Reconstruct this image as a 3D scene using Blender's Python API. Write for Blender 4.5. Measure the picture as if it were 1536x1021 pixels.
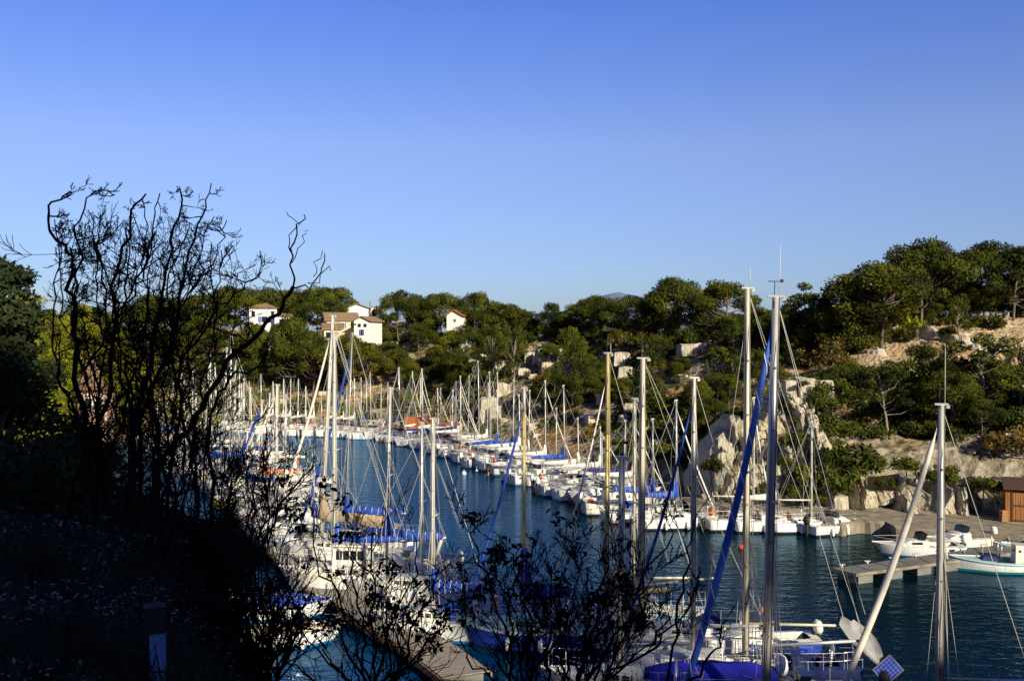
import bpy, bmesh, math, random
import numpy as np
from mathutils import Vector, Matrix, noise
R = math.radians
PI = math.pi
for o in list(bpy.data.objects): bpy.data.objects.remove(o)
SC = bpy.context.scene
COL = SC.collection
H0 = 12.0          # eye height above the water
F = 1493.3         # focal length in photograph pixels
# ---------------------------------------------------------------- camera
cam = bpy.data.cameras.new('camera'); camo = bpy.data.objects.new('camera', cam); COL.objects.link(camo)
camo.location = (0, 0, H0); camo.rotation_euler = (R(90), 0, 0)
cam.lens = 35; cam.sensor_width = 36; cam.clip_start = 0.1; cam.clip_end = 6000
SC.camera = camo
# ---------------------------------------------------------------- sky and sun
SUN_AZ, SUN_EL = R(31), R(24)      # to the right of straight behind the camera
W_ = bpy.data.worlds.new('World'); SC.world = W_; W_.use_nodes = True
wn = W_.node_tree; wn.nodes.clear()
sky = wn.nodes.new('ShaderNodeTexSky'); sky.sky_type = 'NISHITA'; sky.sun_disc = False
sky.sun_elevation = SUN_EL; sky.sun_rotation = PI - SUN_AZ
sky.air_density = 0.8; sky.dust_density = 1.0; sky.ozone_density = 8.0; sky.altitude = 200
tc_ = wn.nodes.new('ShaderNodeTexCoord'); sz_ = wn.nodes.new('ShaderNodeSeparateXYZ'); wn.links.new(tc_.outputs['Generated'], sz_.inputs[0])
rp_ = wn.nodes.new('ShaderNodeValToRGB'); wn.links.new(sz_.outputs[2], rp_.inputs[0])      # grade of the clear evening sky by elevation (values / 3)
for k_, (p_, c_) in enumerate([(0.04, (1.7, 1.3, 1.18)), (0.19, (2.5, 1.62, 1.5)), (0.31, (1.75, 1.45, 1.8)), (0.5, (0.5, 0.55, 0.9)), (1.0, (0.22, 0.27, 0.45))]):
    e_ = rp_.color_ramp.elements[k_] if k_ < 2 else rp_.color_ramp.elements.new(p_)
    e_.position = p_; e_.color = (c_[0]/3, c_[1]/3, c_[2]/3, 1)
hs = wn.nodes.new('ShaderNodeMix'); hs.data_type = 'RGBA'; hs.blend_type = 'MULTIPLY'; hs.inputs[0].default_value = 1; hs.clamp_result = False
wn.links.new(rp_.outputs[0], hs.inputs[7])
bg = wn.nodes.new('ShaderNodeBackground'); bg.inputs[1].default_value = 0.212
wo = wn.nodes.new('ShaderNodeOutputWorld')
wn.links.new(sky.outputs[0], hs.inputs[6]); wn.links.new(hs.outputs[2], bg.inputs[0]); wn.links.new(bg.outputs[0], wo.inputs[0])
sd = bpy.data.lights.new('sun', 'SUN'); sd.energy = 5.0; sd.angle = R(0.5); sd.color = (1, 0.9, 0.7)
so = bpy.data.objects.new('sun', sd); COL.objects.link(so)
to_sun = Vector((math.sin(SUN_AZ)*math.cos(SUN_EL), -math.cos(SUN_AZ)*math.cos(SUN_EL), math.sin(SUN_EL)))
so.rotation_euler = to_sun.to_track_quat('Z', 'Y').to_euler()
SC.view_settings.view_transform = 'Standard'; SC.view_settings.look = 'None'
SC.view_settings.gamma = 1; SC.view_settings.exposure = 0.5
SC.view_settings.use_curve_mapping = False
SC.render.engine = 'CYCLES'

def P(X, Y, d):     # a point seen at photograph pixel X, Y at distance d
    return Vector(((X-768)/F*d, d, H0-(Y-510.5)/F*d))
def WD(Y): return H0*F/(Y-510.5)
def Wp(X, Y): return P(X, Y, WD(Y))
def sstep(a, b, v):
    t = np.clip((v-a)/(b-a), 0, 1); return t*t*(3-2*t)
def PX(p): return (768+p[0]/p[1]*F, 510.5-(p[2]-H0)/p[1]*F)

# ---------------------------------------------------------------- materials
MATS = {}
def nodes(name):
    m = bpy.data.materials.new(name); m.use_nodes = True; nt = m.node_tree
    b = nt.nodes['Principled BSDF']; return m, nt, b
def mix(nt, fac, a, b, typ='MIX'):
    n = nt.nodes.new('ShaderNodeMix'); n.data_type = 'RGBA'; n.blend_type = typ
    for s, v in ((0, fac), (6, a), (7, b)):
        if hasattr(v, 'is_linked') or hasattr(v, 'links'): nt.links.new(v, n.inputs[s])
        elif s == 0: n.inputs[0].default_value = v
        else: n.inputs[s].default_value = (*v, 1)
    return n.outputs[2]
def ramp(nt, src, stops):
    n = nt.nodes.new('ShaderNodeValToRGB'); e = n.color_ramp.elements
    e[0].position, e[0].color = stops[0][0], (*([stops[0][1]]*3 if isinstance(stops[0][1], (int, float)) else stops[0][1]), 1)
    e[1].position, e[1].color = stops[-1][0], (*([stops[-1][1]]*3 if isinstance(stops[-1][1], (int, float)) else stops[-1][1]), 1)
    for p, c in stops[1:-1]:
        q = e.new(p); q.color = (*([c]*3 if isinstance(c, (int, float)) else c), 1)
    nt.links.new(src, n.inputs[0]); return n.outputs[0]
def tex(nt, scale, kind='obj', detail=6, rough=0.6, typ='noise', vs=None):
    co = nt.nodes.new('ShaderNodeTexCoord'); src = co.outputs['Object']
    if kind == 'geo': src = nt.nodes.new('ShaderNodeNewGeometry').outputs['Position']
    if vs:
        mp = nt.nodes.new('ShaderNodeMapping'); mp.inputs['Scale'].default_value = vs; nt.links.new(src, mp.inputs[0]); src = mp.outputs[0]
    if typ == 'noise':
        n = nt.nodes.new('ShaderNodeTexNoise'); n.inputs['Detail'].default_value = detail; n.inputs['Roughness'].default_value = rough
    elif typ == 'vor':
        n = nt.nodes.new('ShaderNodeTexVoronoi')
    n.inputs['Scale'].default_value = scale; nt.links.new(src, n.inputs['Vector']); return n.outputs[0]
def bump(nt, b, h, s, dist=0.05):
    n = nt.nodes.new('ShaderNodeBump'); n.inputs['Strength'].default_value = s; n.inputs['Distance'].default_value = dist
    nt.links.new(h, n.inputs['Height']); nt.links.new(n.outputs[0], b.inputs['Normal'])
def plain(name, c, rough=0.5, metal=0, var=0.25, scale=2.0, spec=0.5, kind='obj', bmp=0, vs=None):
    if name in MATS: return MATS[name]
    m, nt, b = nodes(name)
    t = tex(nt, scale, kind, vs=vs)
    lo = tuple(max(0, v*(1-var)) for v in c); hi = tuple(min(1, v*(1+var*0.6)) for v in c)
    nt.links.new(ramp(nt, t, [(0.3, lo), (0.7, hi)]), b.inputs['Base Color'])
    b.inputs['Roughness'].default_value = rough; b.inputs['Metallic'].default_value = metal
    b.inputs['Specular IOR Level'].default_value = spec
    if bmp: bump(nt, b, t, bmp, 0.03)
    MATS[name] = m; return m
def gelcoat(name, c):
    m, nt, b = nodes(name)
    t = tex(nt, 0.9, 'geo', 4, vs=(1, 1, 0.3)); t2 = tex(nt, 5, 'geo', 5, vs=(2, 2, 0.35))
    a = ramp(nt, t, [(0.35, tuple(v*0.82 for v in c)), (0.6, c)])
    st = ramp(nt, t2, [(0.3, (0.6, 0.52, 0.36)), (0.48, (1, 1, 1))])
    nt.links.new(mix(nt, 0.5, a, st, 'MULTIPLY'), b.inputs['Base Color'])
    b.inputs['Roughness'].default_value = 0.28; MATS[name] = m; return m
gelcoat('white_hull', (0.82, 0.82, 0.78)); gelcoat('cream_hull', (0.78, 0.74, 0.62)); gelcoat('blue_hull', (0.03, 0.07, 0.42))
gelcoat('navy_shade_hull', (0.02, 0.03, 0.10)); gelcoat('aqua_hull', (0.10, 0.42, 0.52)); gelcoat('yellow_hull', (0.85, 0.42, 0.03)); gelcoat('grey_hull', (0.4, 0.41, 0.43))  # the navy hull tone has the shade over the near right boats painted in
gelcoat('white_deck', (0.72, 0.71, 0.64)); gelcoat('aqua_deck', (0.35, 0.62, 0.62)); gelcoat('tan_deck', (0.55, 0.45, 0.3)); gelcoat('lemon_hull', (0.75, 0.65, 0.12))
plain('antifoul_blue', (0.02, 0.16, 0.33), 0.6); plain('antifoul_teal', (0.01, 0.2, 0.24), 0.6); plain('antifoul_black', (0.02, 0.02, 0.03), 0.6)
plain('antifoul_red', (0.35, 0.03, 0.02), 0.6)
plain('blue_canvas', (0.008, 0.06, 0.36), 0.75, var=0.45, scale=1.6, bmp=0.3); plain('navy_canvas', (0.012, 0.02, 0.12), 0.8, var=0.4)
plain('royal_canvas', (0.008, 0.012, 0.36), 0.7, var=0.4, bmp=0.4)
plain('tan_canvas', (0.36, 0.27, 0.17), 0.85, var=0.3, bmp=0.3); plain('white_canvas', (0.72, 0.68, 0.58), 0.8, var=0.2, bmp=0.3)
plain('sail_blue', (0.03, 0.12, 0.55), 0.7, var=0.3, bmp=0.3)
plain('grey_canvas', (0.30, 0.30, 0.30), 0.8, var=0.3, bmp=0.6); plain('red_canvas', (0.4, 0.03, 0.02), 0.8); plain('black_canvas', (0.015, 0.015, 0.02), 0.8)
plain('orange_canvas', (0.85, 0.18, 0.02), 0.7); plain('yellow_canvas', (0.72, 0.5, 0.05), 0.7)
plain('alloy', (0.58, 0.58, 0.55), 0.35, metal=0.35, var=0.15, vs=(1, 1, 0.2)); plain('white_mast', (0.62, 0.6, 0.52), 0.4, var=0.15, vs=(1, 1, 0.2))
plain('cream_mast', (0.56, 0.52, 0.38), 0.45, var=0.18, vs=(1, 1, 0.2)); plain('yellow_mast', (0.62, 0.48, 0.15), 0.45, var=0.15, vs=(1, 1, 0.2))
plain('steel', (0.6, 0.6, 0.6), 0.3, metal=0.6, var=0.1); plain('wire', (0.45, 0.44, 0.4), 0.5, metal=0.2, var=0.1)
plain('window_dark', (0.015, 0.02, 0.03), 0.08, var=0.1); plain('teak', (0.32, 0.15, 0.05), 0.6, var=0.35, scale=6)
plain('rubber_black', (0.02, 0.02, 0.02), 0.7); plain('fender_white', (0.75, 0.75, 0.7), 0.5); plain('orange_plastic', (0.85, 0.14, 0.02), 0.5); plain('rope', (0.45, 0.4, 0.3), 0.9)
plain('stucco_white', (0.8, 0.76, 0.66), 0.85, scale=0.8, kind='geo', var=0.12); plain('stucco_cream', (0.62, 0.5, 0.3), 0.85, scale=1, kind='geo', var=0.18)
plain('stucco_pink', (0.55, 0.33, 0.22), 0.85, var=0.2); plain('shutter_blue', (0.05, 0.12, 0.42), 0.6); plain('dark_stone', (0.2, 0.17, 0.13), 0.9, bmp=0.8, var=0.5, scale=3)
plain('stone_wall', (0.42, 0.34, 0.22), 0.9, bmp=1, var=0.5, scale=4); plain('shed_wood', (0.36, 0.15, 0.04), 0.8, var=0.4, vs=(6, 6, 0.5)); plain('dark_wood', (0.08, 0.04, 0.02), 0.8)
plain('bark', (0.14, 0.10, 0.075), 0.95, var=0.5, scale=5, vs=(1, 1, 0.3), bmp=1); plain('pale_bark', (0.22, 0.18, 0.14), 0.95, var=0.4, scale=5, bmp=1)
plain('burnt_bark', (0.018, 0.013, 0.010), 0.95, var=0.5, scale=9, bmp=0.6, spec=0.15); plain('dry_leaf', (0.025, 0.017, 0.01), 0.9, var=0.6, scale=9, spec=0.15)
plain('post_paint', (0.3, 0.5, 0.95), 0.8, var=0.3, scale=12, bmp=0.5); plain('post_dark', (0.04, 0.03, 0.03), 0.8)

def roof_mat(name, c):
    m, nt, b = nodes(name)
    t = tex(nt, 3, 'geo', 3); w = nt.nodes.new('ShaderNodeTexWave'); w.inputs['Scale'].default_value = 4
    w.bands_direction = 'X'; g = nt.nodes.new('ShaderNodeNewGeometry'); nt.links.new(g.outputs['Position'], w.inputs[0])
    a = ramp(nt, t, [(0.3, tuple(v*0.65 for v in c)), (0.7, c)])
    nt.links.new(mix(nt, 0.4, a, w.outputs[0], 'MULTIPLY'), b.inputs['Base Color']); b.inputs['Roughness'].default_value = 0.9
    bump(nt, b, w.outputs[1], 0.6, 0.05); MATS[name] = m
roof_mat('roof_tile', (0.5, 0.2, 0.08)); roof_mat('roof_orange', (0.62, 0.19, 0.06)); roof_mat('roof_brown', (0.42, 0.27, 0.15))

def leaf_mat(name, a, b_, tr=0.18, sc=0.45):
    m, nt, b = nodes(name)
    t = tex(nt, sc, 'geo', 3); oi = nt.nodes.new('ShaderNodeObjectInfo')
    c = ramp(nt, t, [(0.35, a), (0.65, b_)])
    v = ramp(nt, oi.outputs['Random'], [(0, (0.62, 0.68, 0.6)), (0.5, (0.95, 0.95, 0.9)), (1, (1.25, 1.12, 1.0))])
    cc = mix(nt, 1.0, c, v, 'MULTIPLY')
    nt.links.new(cc, b.inputs['Base Color']); b.inputs['Roughness'].default_value = 0.75; b.inputs['Specular IOR Level'].default_value = 0.15
    tl = nt.nodes.new('ShaderNodeBsdfTranslucent'); nt.links.new(cc, tl.inputs[0])
    ms = nt.nodes.new('ShaderNodeMixShader'); ms.inputs[0].default_value = tr
    out = nt.nodes['Material Output']; nt.links.new(b.outputs[0], ms.inputs[1]); nt.links.new(tl.outputs[0], ms.inputs[2]); nt.links.new(ms.outputs[0], out.inputs[0])
    MATS[name] = m
leaf_mat('pine_leaf', (0.008, 0.016, 0.002), (0.095, 0.105, 0.007), 0.06); leaf_mat('yellow_leaf', (0.12, 0.15, 0.008), (0.32, 0.33, 0.02), 0.25)
leaf_mat('shrub_leaf', (0.012, 0.02, 0.003), (0.09, 0.10, 0.010), 0.07); leaf_mat('dry_shrub_leaf', (0.08, 0.06, 0.018), (0.2, 0.135, 0.035))
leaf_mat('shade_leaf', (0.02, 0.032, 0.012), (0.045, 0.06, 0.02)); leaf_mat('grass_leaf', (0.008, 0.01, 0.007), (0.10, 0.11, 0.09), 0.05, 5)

leaf_mat('weed_leaf', (0.08, 0.09, 0.08), (0.5, 0.52, 0.5), 0.05, 8)
def terrain_mat():
    m, nt, b = nodes('hillside')
    g = nt.nodes.new('ShaderNodeNewGeometry'); sx = nt.nodes.new('ShaderNodeSeparateXYZ'); nt.links.new(g.outputs['Normal'], sx.inputs[0])
    n1 = tex(nt, 0.16, 'geo', 8, 0.65); n2 = tex(nt, 1.3, 'geo', 8, 0.7); n3 = tex(nt, 0.5, 'geo', 5); v = tex(nt, 1.1, 'geo', typ='vor')
    rock = ramp(nt, n2, [(0.3, (0.10, 0.085, 0.06)), (0.5, (0.36, 0.31, 0.22)), (0.7, (0.5, 0.45, 0.35))])
    soil = ramp(nt, n2, [(0.3, (0.16, 0.08, 0.03)), (0.52, (0.40, 0.24, 0.09)), (0.75, (0.50, 0.36, 0.17))])
    scrub = ramp(nt, n2, [(0.35, (0.02, 0.025, 0.008)), (0.65, (0.09, 0.09, 0.02))])
    a = mix(nt, ramp(nt, n1, [(0.45, 0.0), (0.56, 1.0)]), rock, soil)
    c = mix(nt, ramp(nt, n3, [(0.5, 0.0), (0.58, 0.8)]), a, scrub)
    st = ramp(nt, sx.outputs[2], [(0.62, 1.0), (0.8, 0.0)])
    c = mix(nt, st, c, rock)
    nt.links.new(c, b.inputs['Base Color']); b.inputs['Roughness'].default_value = 0.95; b.inputs['Specular IOR Level'].default_value = 0.1
    add = nt.nodes.new('ShaderNodeMath'); nt.links.new(n2, add.inputs[0]); nt.links.new(v, add.inputs[1])
    bump(nt, b, add.outputs[0], 1.0, 0.5); MATS['hillside'] = m
terrain_mat()
def cliff_mat():
    m, nt, b = nodes('limestone')
    n1 = tex(nt, 0.35, 'geo', 8, 0.65); n2 = tex(nt, 1.3, 'geo', 10, 0.76, vs=(1.6, 1.6, 0.45)); n3 = tex(nt, 2.2, 'geo', 8, 0.7, vs=(2, 2, 0.35))
    c = ramp(nt, n2, [(0.3, (0.13, 0.11, 0.08)), (0.42, (0.46, 0.41, 0.30)), (0.56, (0.66, 0.6, 0.45)), (0.75, (0.74, 0.67, 0.5))])
    c = mix(nt, ramp(nt, n1, [(0.56, 0.0), (0.68, 0.75)]), c, (0.34, 0.19, 0.07))
    c = mix(nt, 0.45, c, ramp(nt, n3, [(0.36, 0.25), (0.5, 1.0)]), 'MULTIPLY')
    nt.links.new(c, b.inputs['Base Color']); b.inputs['Roughness'].default_value = 0.95; b.inputs['Specular IOR Level'].default_value = 0.1
    bump(nt, b, n2, 1.0, 0.35); MATS['limestone'] = m
cliff_mat()
def scree_mat():
    m, nt, b = nodes('scree')
    v = tex(nt, 2.6, 'geo', typ='vor'); n2 = tex(nt, 2.5, 'geo', 9, 0.75); n1 = tex(nt, 0.25, 'geo', 4)
    c = ramp(nt, n2, [(0.32, (0.12, 0.08, 0.045)), (0.46, (0.42, 0.32, 0.19)), (0.62, (0.6, 0.5, 0.34))])
    c = mix(nt, ramp(nt, n1, [(0.45, 0.0), (0.6, 0.6)]), c, (0.46, 0.27, 0.09))
    nt.links.new(c, b.inputs['Base Color']); b.inputs['Roughness'].default_value = 0.95
    add = nt.nodes.new('ShaderNodeMath'); nt.links.new(n2, add.inputs[0]); nt.links.new(v, add.inputs[1])
    bump(nt, b, add.outputs[0], 1.0, 0.3); MATS['scree'] = m
scree_mat()
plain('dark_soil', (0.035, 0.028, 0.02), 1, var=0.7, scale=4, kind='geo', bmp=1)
plain('concrete', (0.27, 0.225, 0.155), 0.9, var=0.6, scale=1.1, kind='geo', bmp=0.8); plain('concrete_grey', (0.17, 0.165, 0.14), 0.85, var=0.3, scale=1.3, kind='geo', bmp=0.3)
plain('dock_wood', (0.30, 0.24, 0.17), 0.85, var=0.35, scale=3, kind='geo', bmp=0.3); plain('dock_tan', (0.24, 0.21, 0.175), 0.85, var=0.25, scale=3, kind='geo')
def water_mat():
    m, nt, b = nodes('sea_water')
    b.inputs['Base Color'].default_value = (0.0, 0.028, 0.075, 1)
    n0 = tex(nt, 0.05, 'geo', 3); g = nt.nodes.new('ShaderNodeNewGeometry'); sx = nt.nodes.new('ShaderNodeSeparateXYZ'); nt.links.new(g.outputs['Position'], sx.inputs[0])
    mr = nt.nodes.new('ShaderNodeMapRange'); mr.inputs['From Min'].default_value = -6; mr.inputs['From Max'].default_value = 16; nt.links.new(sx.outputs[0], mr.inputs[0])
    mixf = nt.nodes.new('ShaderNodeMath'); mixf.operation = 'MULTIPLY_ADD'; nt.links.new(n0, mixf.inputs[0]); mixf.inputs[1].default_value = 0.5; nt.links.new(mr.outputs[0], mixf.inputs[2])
    nt.links.new(ramp(nt, mixf.outputs[0], [(0.2, (0.0, 0.042, 0.125)), (1.1 if False else 0.95, (0.0, 0.007, 0.011))]), b.inputs['Base Color']); b.inputs['Specular IOR Level'].default_value = 0.2  # blue left, near-black right: sky and hillside reflections put into the base colour
    b.inputs['Roughness'].default_value = 0.04; b.inputs['IOR'].default_value = 1.33
    a = tex(nt, 1.1, 'geo', 4, 0.55, vs=(0.7, 1.3, 1)); c = tex(nt, 4.5, 'geo', 3, 0.5, vs=(0.7, 1.3, 1))
    add = nt.nodes.new('ShaderNodeMath'); add.operation = 'MULTIPLY_ADD'; nt.links.new(c, add.inputs[0]); add.inputs[1].default_value = 0.25; nt.links.new(a, add.inputs[2])
    bn = nt.nodes.new('ShaderNodeBump'); bn.inputs['Strength'].default_value = 1.0; bn.inputs['Distance'].default_value = 0.085; nt.links.new(add.outputs[0], bn.inputs['Height'])
    df_ = nt.nodes.new('ShaderNodeBsdfDiffuse'); gl = nt.nodes.new('ShaderNodeBsdfGlossy'); gl.inputs['Color'].default_value = (0.42, 0.66, 0.9, 1); gl.inputs['Roughness'].default_value = 0.05
    nt.links.new(b.inputs['Base Color'].links[0].from_socket, df_.inputs[0]); fr = nt.nodes.new('ShaderNodeFresnel'); fr.inputs['IOR'].default_value = 1.26
    ms = nt.nodes.new('ShaderNodeMixShader'); nt.links.new(fr.outputs[0], ms.inputs[0]); nt.links.new(df_.outputs[0], ms.inputs[1]); nt.links.new(gl.outputs[0], ms.inputs[2])
    for n_ in (df_, gl, fr): nt.links.new(bn.outputs[0], n_.inputs['Normal'])
    nt.links.new(ms.outputs[0], nt.nodes['Material Output'].inputs[0]); MATS['sea_water'] = m
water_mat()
def solar_mat():
    m, nt, b = nodes('solar_cells')
    br = nt.nodes.new('ShaderNodeTexBrick'); br.offset = 0; br.inputs['Scale'].default_value = 1; br.inputs['Brick Width'].default_value = 0.16; br.inputs['Row Height'].default_value = 0.13
    br.inputs['Mortar Size'].default_value = 0.005; br.inputs[1].default_value = (0.01, 0.02, 0.22, 1); br.inputs[2].default_value = (0.02, 0.04, 0.30, 1); br.inputs[3].default_value = (0.22, 0.26, 0.4, 1)
    co = nt.nodes.new('ShaderNodeTexCoord'); nt.links.new(co.outputs['Object'], br.inputs[0]); nt.links.new(br.outputs[0], b.inputs['Base Color'])
    b.inputs['Roughness'].default_value = 0.2; MATS['solar_cells'] = m
solar_mat()

# ---------------------------------------------------------------- mesh helpers
class MB:
    def __init__(s): s.v = []; s.f = []; s.m = []; s.sm = []
    def add(s, vs, fs, mi=0, smooth=False):
        b = len(s.v); s.v += [tuple(v) for v in vs]; s.f += [tuple(i+b for i in f) for f in fs]; s.m += [mi]*len(fs); s.sm += [smooth]*len(fs)
    def box(s, c, size, rz=0, mi=0, top=1.0, M=None):
        sx, sy, sz = size[0]/2, size[1]/2, size[2]/2; vs = []
        for z in (-1, 1):
            k = top if z > 0 else 1
            for x, y in ((-1, -1), (1, -1), (1, 1), (-1, 1)):
                p = Vector((x*sx*k, y*sy*k, z*sz))
                if M: p = M @ p
                elif rz: p = Matrix.Rotation(rz, 3, 'Z') @ p
                vs.append(p+Vector(c))
        s.add(vs, [(3, 2, 1, 0), (4, 5, 6, 7), (0, 1, 5, 4), (1, 2, 6, 5), (2, 3, 7, 6), (3, 0, 4, 7)], mi)
    def tube(s, pts, rad, n=8, mi=0, sq=(1, 1), caps=True, smooth=True):
        pts = [Vector(p) for p in pts]; k = len(pts)
        if not hasattr(rad, '__len__'): rad = [rad]*k
        up = Vector((0, 0, 1)); vs = []; prev = None
        for i in range(k):
            t = (pts[min(i+1, k-1)]-pts[max(i-1, 0)])
            t = t.normalized() if t.length > 1e-9 else Vector((0, 0, 1))
            if prev is None:
                a = t.cross(up);
                if a.length < 0.05: a = Vector((1, 0, 0)) - t*t.x
                a.normalize()
            else:
                a = prev - t*prev.dot(t)
                if a.length < 1e-6: a = t.orthogonal()
                a.normalize()
            prev = a; b = t.cross(a)
            for j in range(n):
                an = 2*PI*j/n; vs.append(pts[i]+a*(math.cos(an)*rad[i]*sq[0])+b*(math.sin(an)*rad[i]*sq[1]))
        fs = [(i*n+j, i*n+(j+1) % n, (i+1)*n+(j+1) % n, (i+1)*n+j) for i in range(k-1) for j in range(n)]
        s.add(vs, fs, mi, smooth)
        if caps and n > 2:
            b0 = len(s.v)-k*n; s.f += [tuple(b0+j for j in reversed(range(n))), tuple(b0+(k-1)*n+j for j in range(n))]; s.m += [mi]*2; s.sm += [False]*2
    def poly(s, pts, mi=0): s.add(pts, [tuple(range(len(pts)))], mi)
    def prism(s, pts, dz, mi=0):
        n = len(pts); dz = Vector(dz); vs = [Vector(p) for p in pts]; vs += [p+dz for p in vs]
        s.add(vs, [tuple(reversed(range(n))), tuple(range(n, 2*n))]+[(i, (i+1) % n, n+(i+1) % n, n+i) for i in range(n)], mi)
    def ball(s, c, r, n=8, mi=0, sc=(1, 1, 1)):
        vs = []; fs = []
        for i in range(n//2+1):
            th = PI*i/(n//2)
            for j in range(n):
                vs.append((c[0]+r*sc[0]*math.sin(th)*math.cos(2*PI*j/n), c[1]+r*sc[1]*math.sin(th)*math.sin(2*PI*j/n), c[2]+r*sc[2]*math.cos(th)))
        for i in range(n//2):
            for j in range(n): fs.append((i*n+j, (i+1)*n+j, (i+1)*n+(j+1) % n, i*n+(j+1) % n))
        s.add(vs, fs, mi, True)
    def build(s, name, mats, parent=None, loc=None):
        me = bpy.data.meshes.new(name); me.from_pydata(s.v, [], s.f)
        if isinstance(mats, str): mats = [mats]
        for m in mats: me.materials.append(MATS[m])
        me.polygons.foreach_set('material_index', s.m); me.polygons.foreach_set('use_smooth', s.sm); me.update()
        o = bpy.data.objects.new(name, me); COL.objects.link(o)
        if parent: o.parent = parent
        if loc is not None: o.location = loc
        return o
def np_mesh(name, V, Fq, mats, parent=None, smooth=False):
    me = bpy.data.meshes.new(name); n = len(V); k = Fq.shape[1]
    me.vertices.add(n); me.vertices.foreach_set('co', np.asarray(V, np.float32).ravel())
    me.loops.add(Fq.size); me.loops.foreach_set('vertex_index', Fq.astype(np.int32).ravel())
    me.polygons.add(len(Fq)); me.polygons.foreach_set('loop_start', np.arange(0, Fq.size, k, dtype=np.int32))
    me.polygons.foreach_set('use_smooth', np.full(len(Fq), smooth))
    for m in ([mats] if isinstance(mats, str) else mats): me.materials.append(MATS[m])
    me.update(calc_edges=True); me.validate()
    o = bpy.data.objects.new(name, me); COL.objects.link(o)
    if parent: o.parent = parent
    return o
def tag(o, label=None, cat=None, group=None, kind=None):
    if label: o['label'] = label
    if cat: o['category'] = cat
    if group: o['group'] = group
    if kind: o['kind'] = kind
    return o
def thing(name, label, cat, loc=(0, 0, 0), rz=0, group=None):
    o = bpy.data.objects.new(name, None); COL.objects.link(o); o.location = loc; o.rotation_euler = (0, 0, rz); o.empty_display_size = 0.3
    return tag(o, label, cat, group)
KIDS = {}
def copy_tree(o, parent=None):
    c = o.copy(); COL.objects.link(c); c.parent = parent
    for ch in CH(o): copy_tree(ch, c)
    return c
def CH(o): return list(o.children)
class N3:      # fast vectorised value noise
    def __init__(s, seed): s.t = np.random.RandomState(seed).rand(64, 64, 64)*2-1
    def __call__(s, x, y, z=0):
        x, y, z = np.broadcast_arrays(np.asarray(x, float), np.asarray(y, float), np.asarray(z, float))
        xi, yi, zi = np.floor(x).astype(int), np.floor(y).astype(int), np.floor(z).astype(int); xf, yf, zf = x-xi, y-yi, z-zi
        f = lambda t: t*t*(3-2*t); u, v, w = f(xf), f(yf), f(zf); r = 0
        for a in (0, 1):
            for b in (0, 1):
                for c in (0, 1):
                    r = r + s.t[(xi+a) & 63, (yi+b) & 63, (zi+c) & 63]*(u if a else 1-u)*(v if b else 1-v)*(w if c else 1-w)
        return r
NZ = N3(3)
def fbm(x, y, z=0, o=4, g=0.5):
    r = 0; a = 1
    for i in range(o): r = r+a*NZ(x*2**i+i*7.3, y*2**i+i*3.1, np.asarray(z)*2**i+i*1.7); a *= g
    return r

# ---------------------------------------------------------------- terrain
K = H0/14
near_shore = np.array([(160, 22), (80, 30), (40, 34), (10, 36), (-8, 38), (-13, 44)])*K
far_shore = np.array([(-13, 44), (-20, 55), (-29, 70), (-38, 88), (-48, 108), (-54, 130), (-52, 150), (-38, 157), (-20, 154), (-10, 144), (-1, 128), (7, 112), (12, 98), (16, 89), (22, 85), (30, 83), (38, 80), (48, 76), (90, 62), (160, 50)])*K
def dpoly(x, y, pl):
    d = np.full(x.shape, 1e9)
    for a, b in zip(pl[:-1], pl[1:]):
        ab = b-a; t = np.clip(((x-a[0])*ab[0]+(y-a[1])*ab[1])/(ab@ab), 0, 1)
        d = np.minimum(d, np.hypot(x-a[0]-t*ab[0], y-a[1]-t*ab[1]))
    return d
WPOLY = np.vstack([near_shore, far_shore[1:]])
def inside(x, y):
    r = np.zeros(x.shape, bool); n = len(WPOLY); j = n-1
    for i in range(n):
        xi, yi = WPOLY[i]; xj, yj = WPOLY[j]
        c = ((yi > y) != (yj > y)) & (x < (xj-xi)*(y-yi)/((yj-yi) if yj != yi else 1e-9)+xi); r ^= c; j = i
    return r
PR_R = ([0, 0.3, 5.5, 7, 9, 16, 24, 30, 34, 60, 300], [0.1, 0.5, 0.8, 3.4, 4.2, 6.6, 10.0, 12.2, 13.6, 14.6, 14])
PR_M = ([0, 1.2, 8, 16, 19.5, 24, 34, 60, 300], [0.1, 1.2, 4.2, 7.0, 10.6, 11.2, 12.2, 12.6, 12])
PR_L = ([0, 1.2, 12, 20, 28, 40, 60, 300], [0.1, 1.0, 5.2, 9.2, 11.8, 12.8, 13.4, 13])
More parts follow.
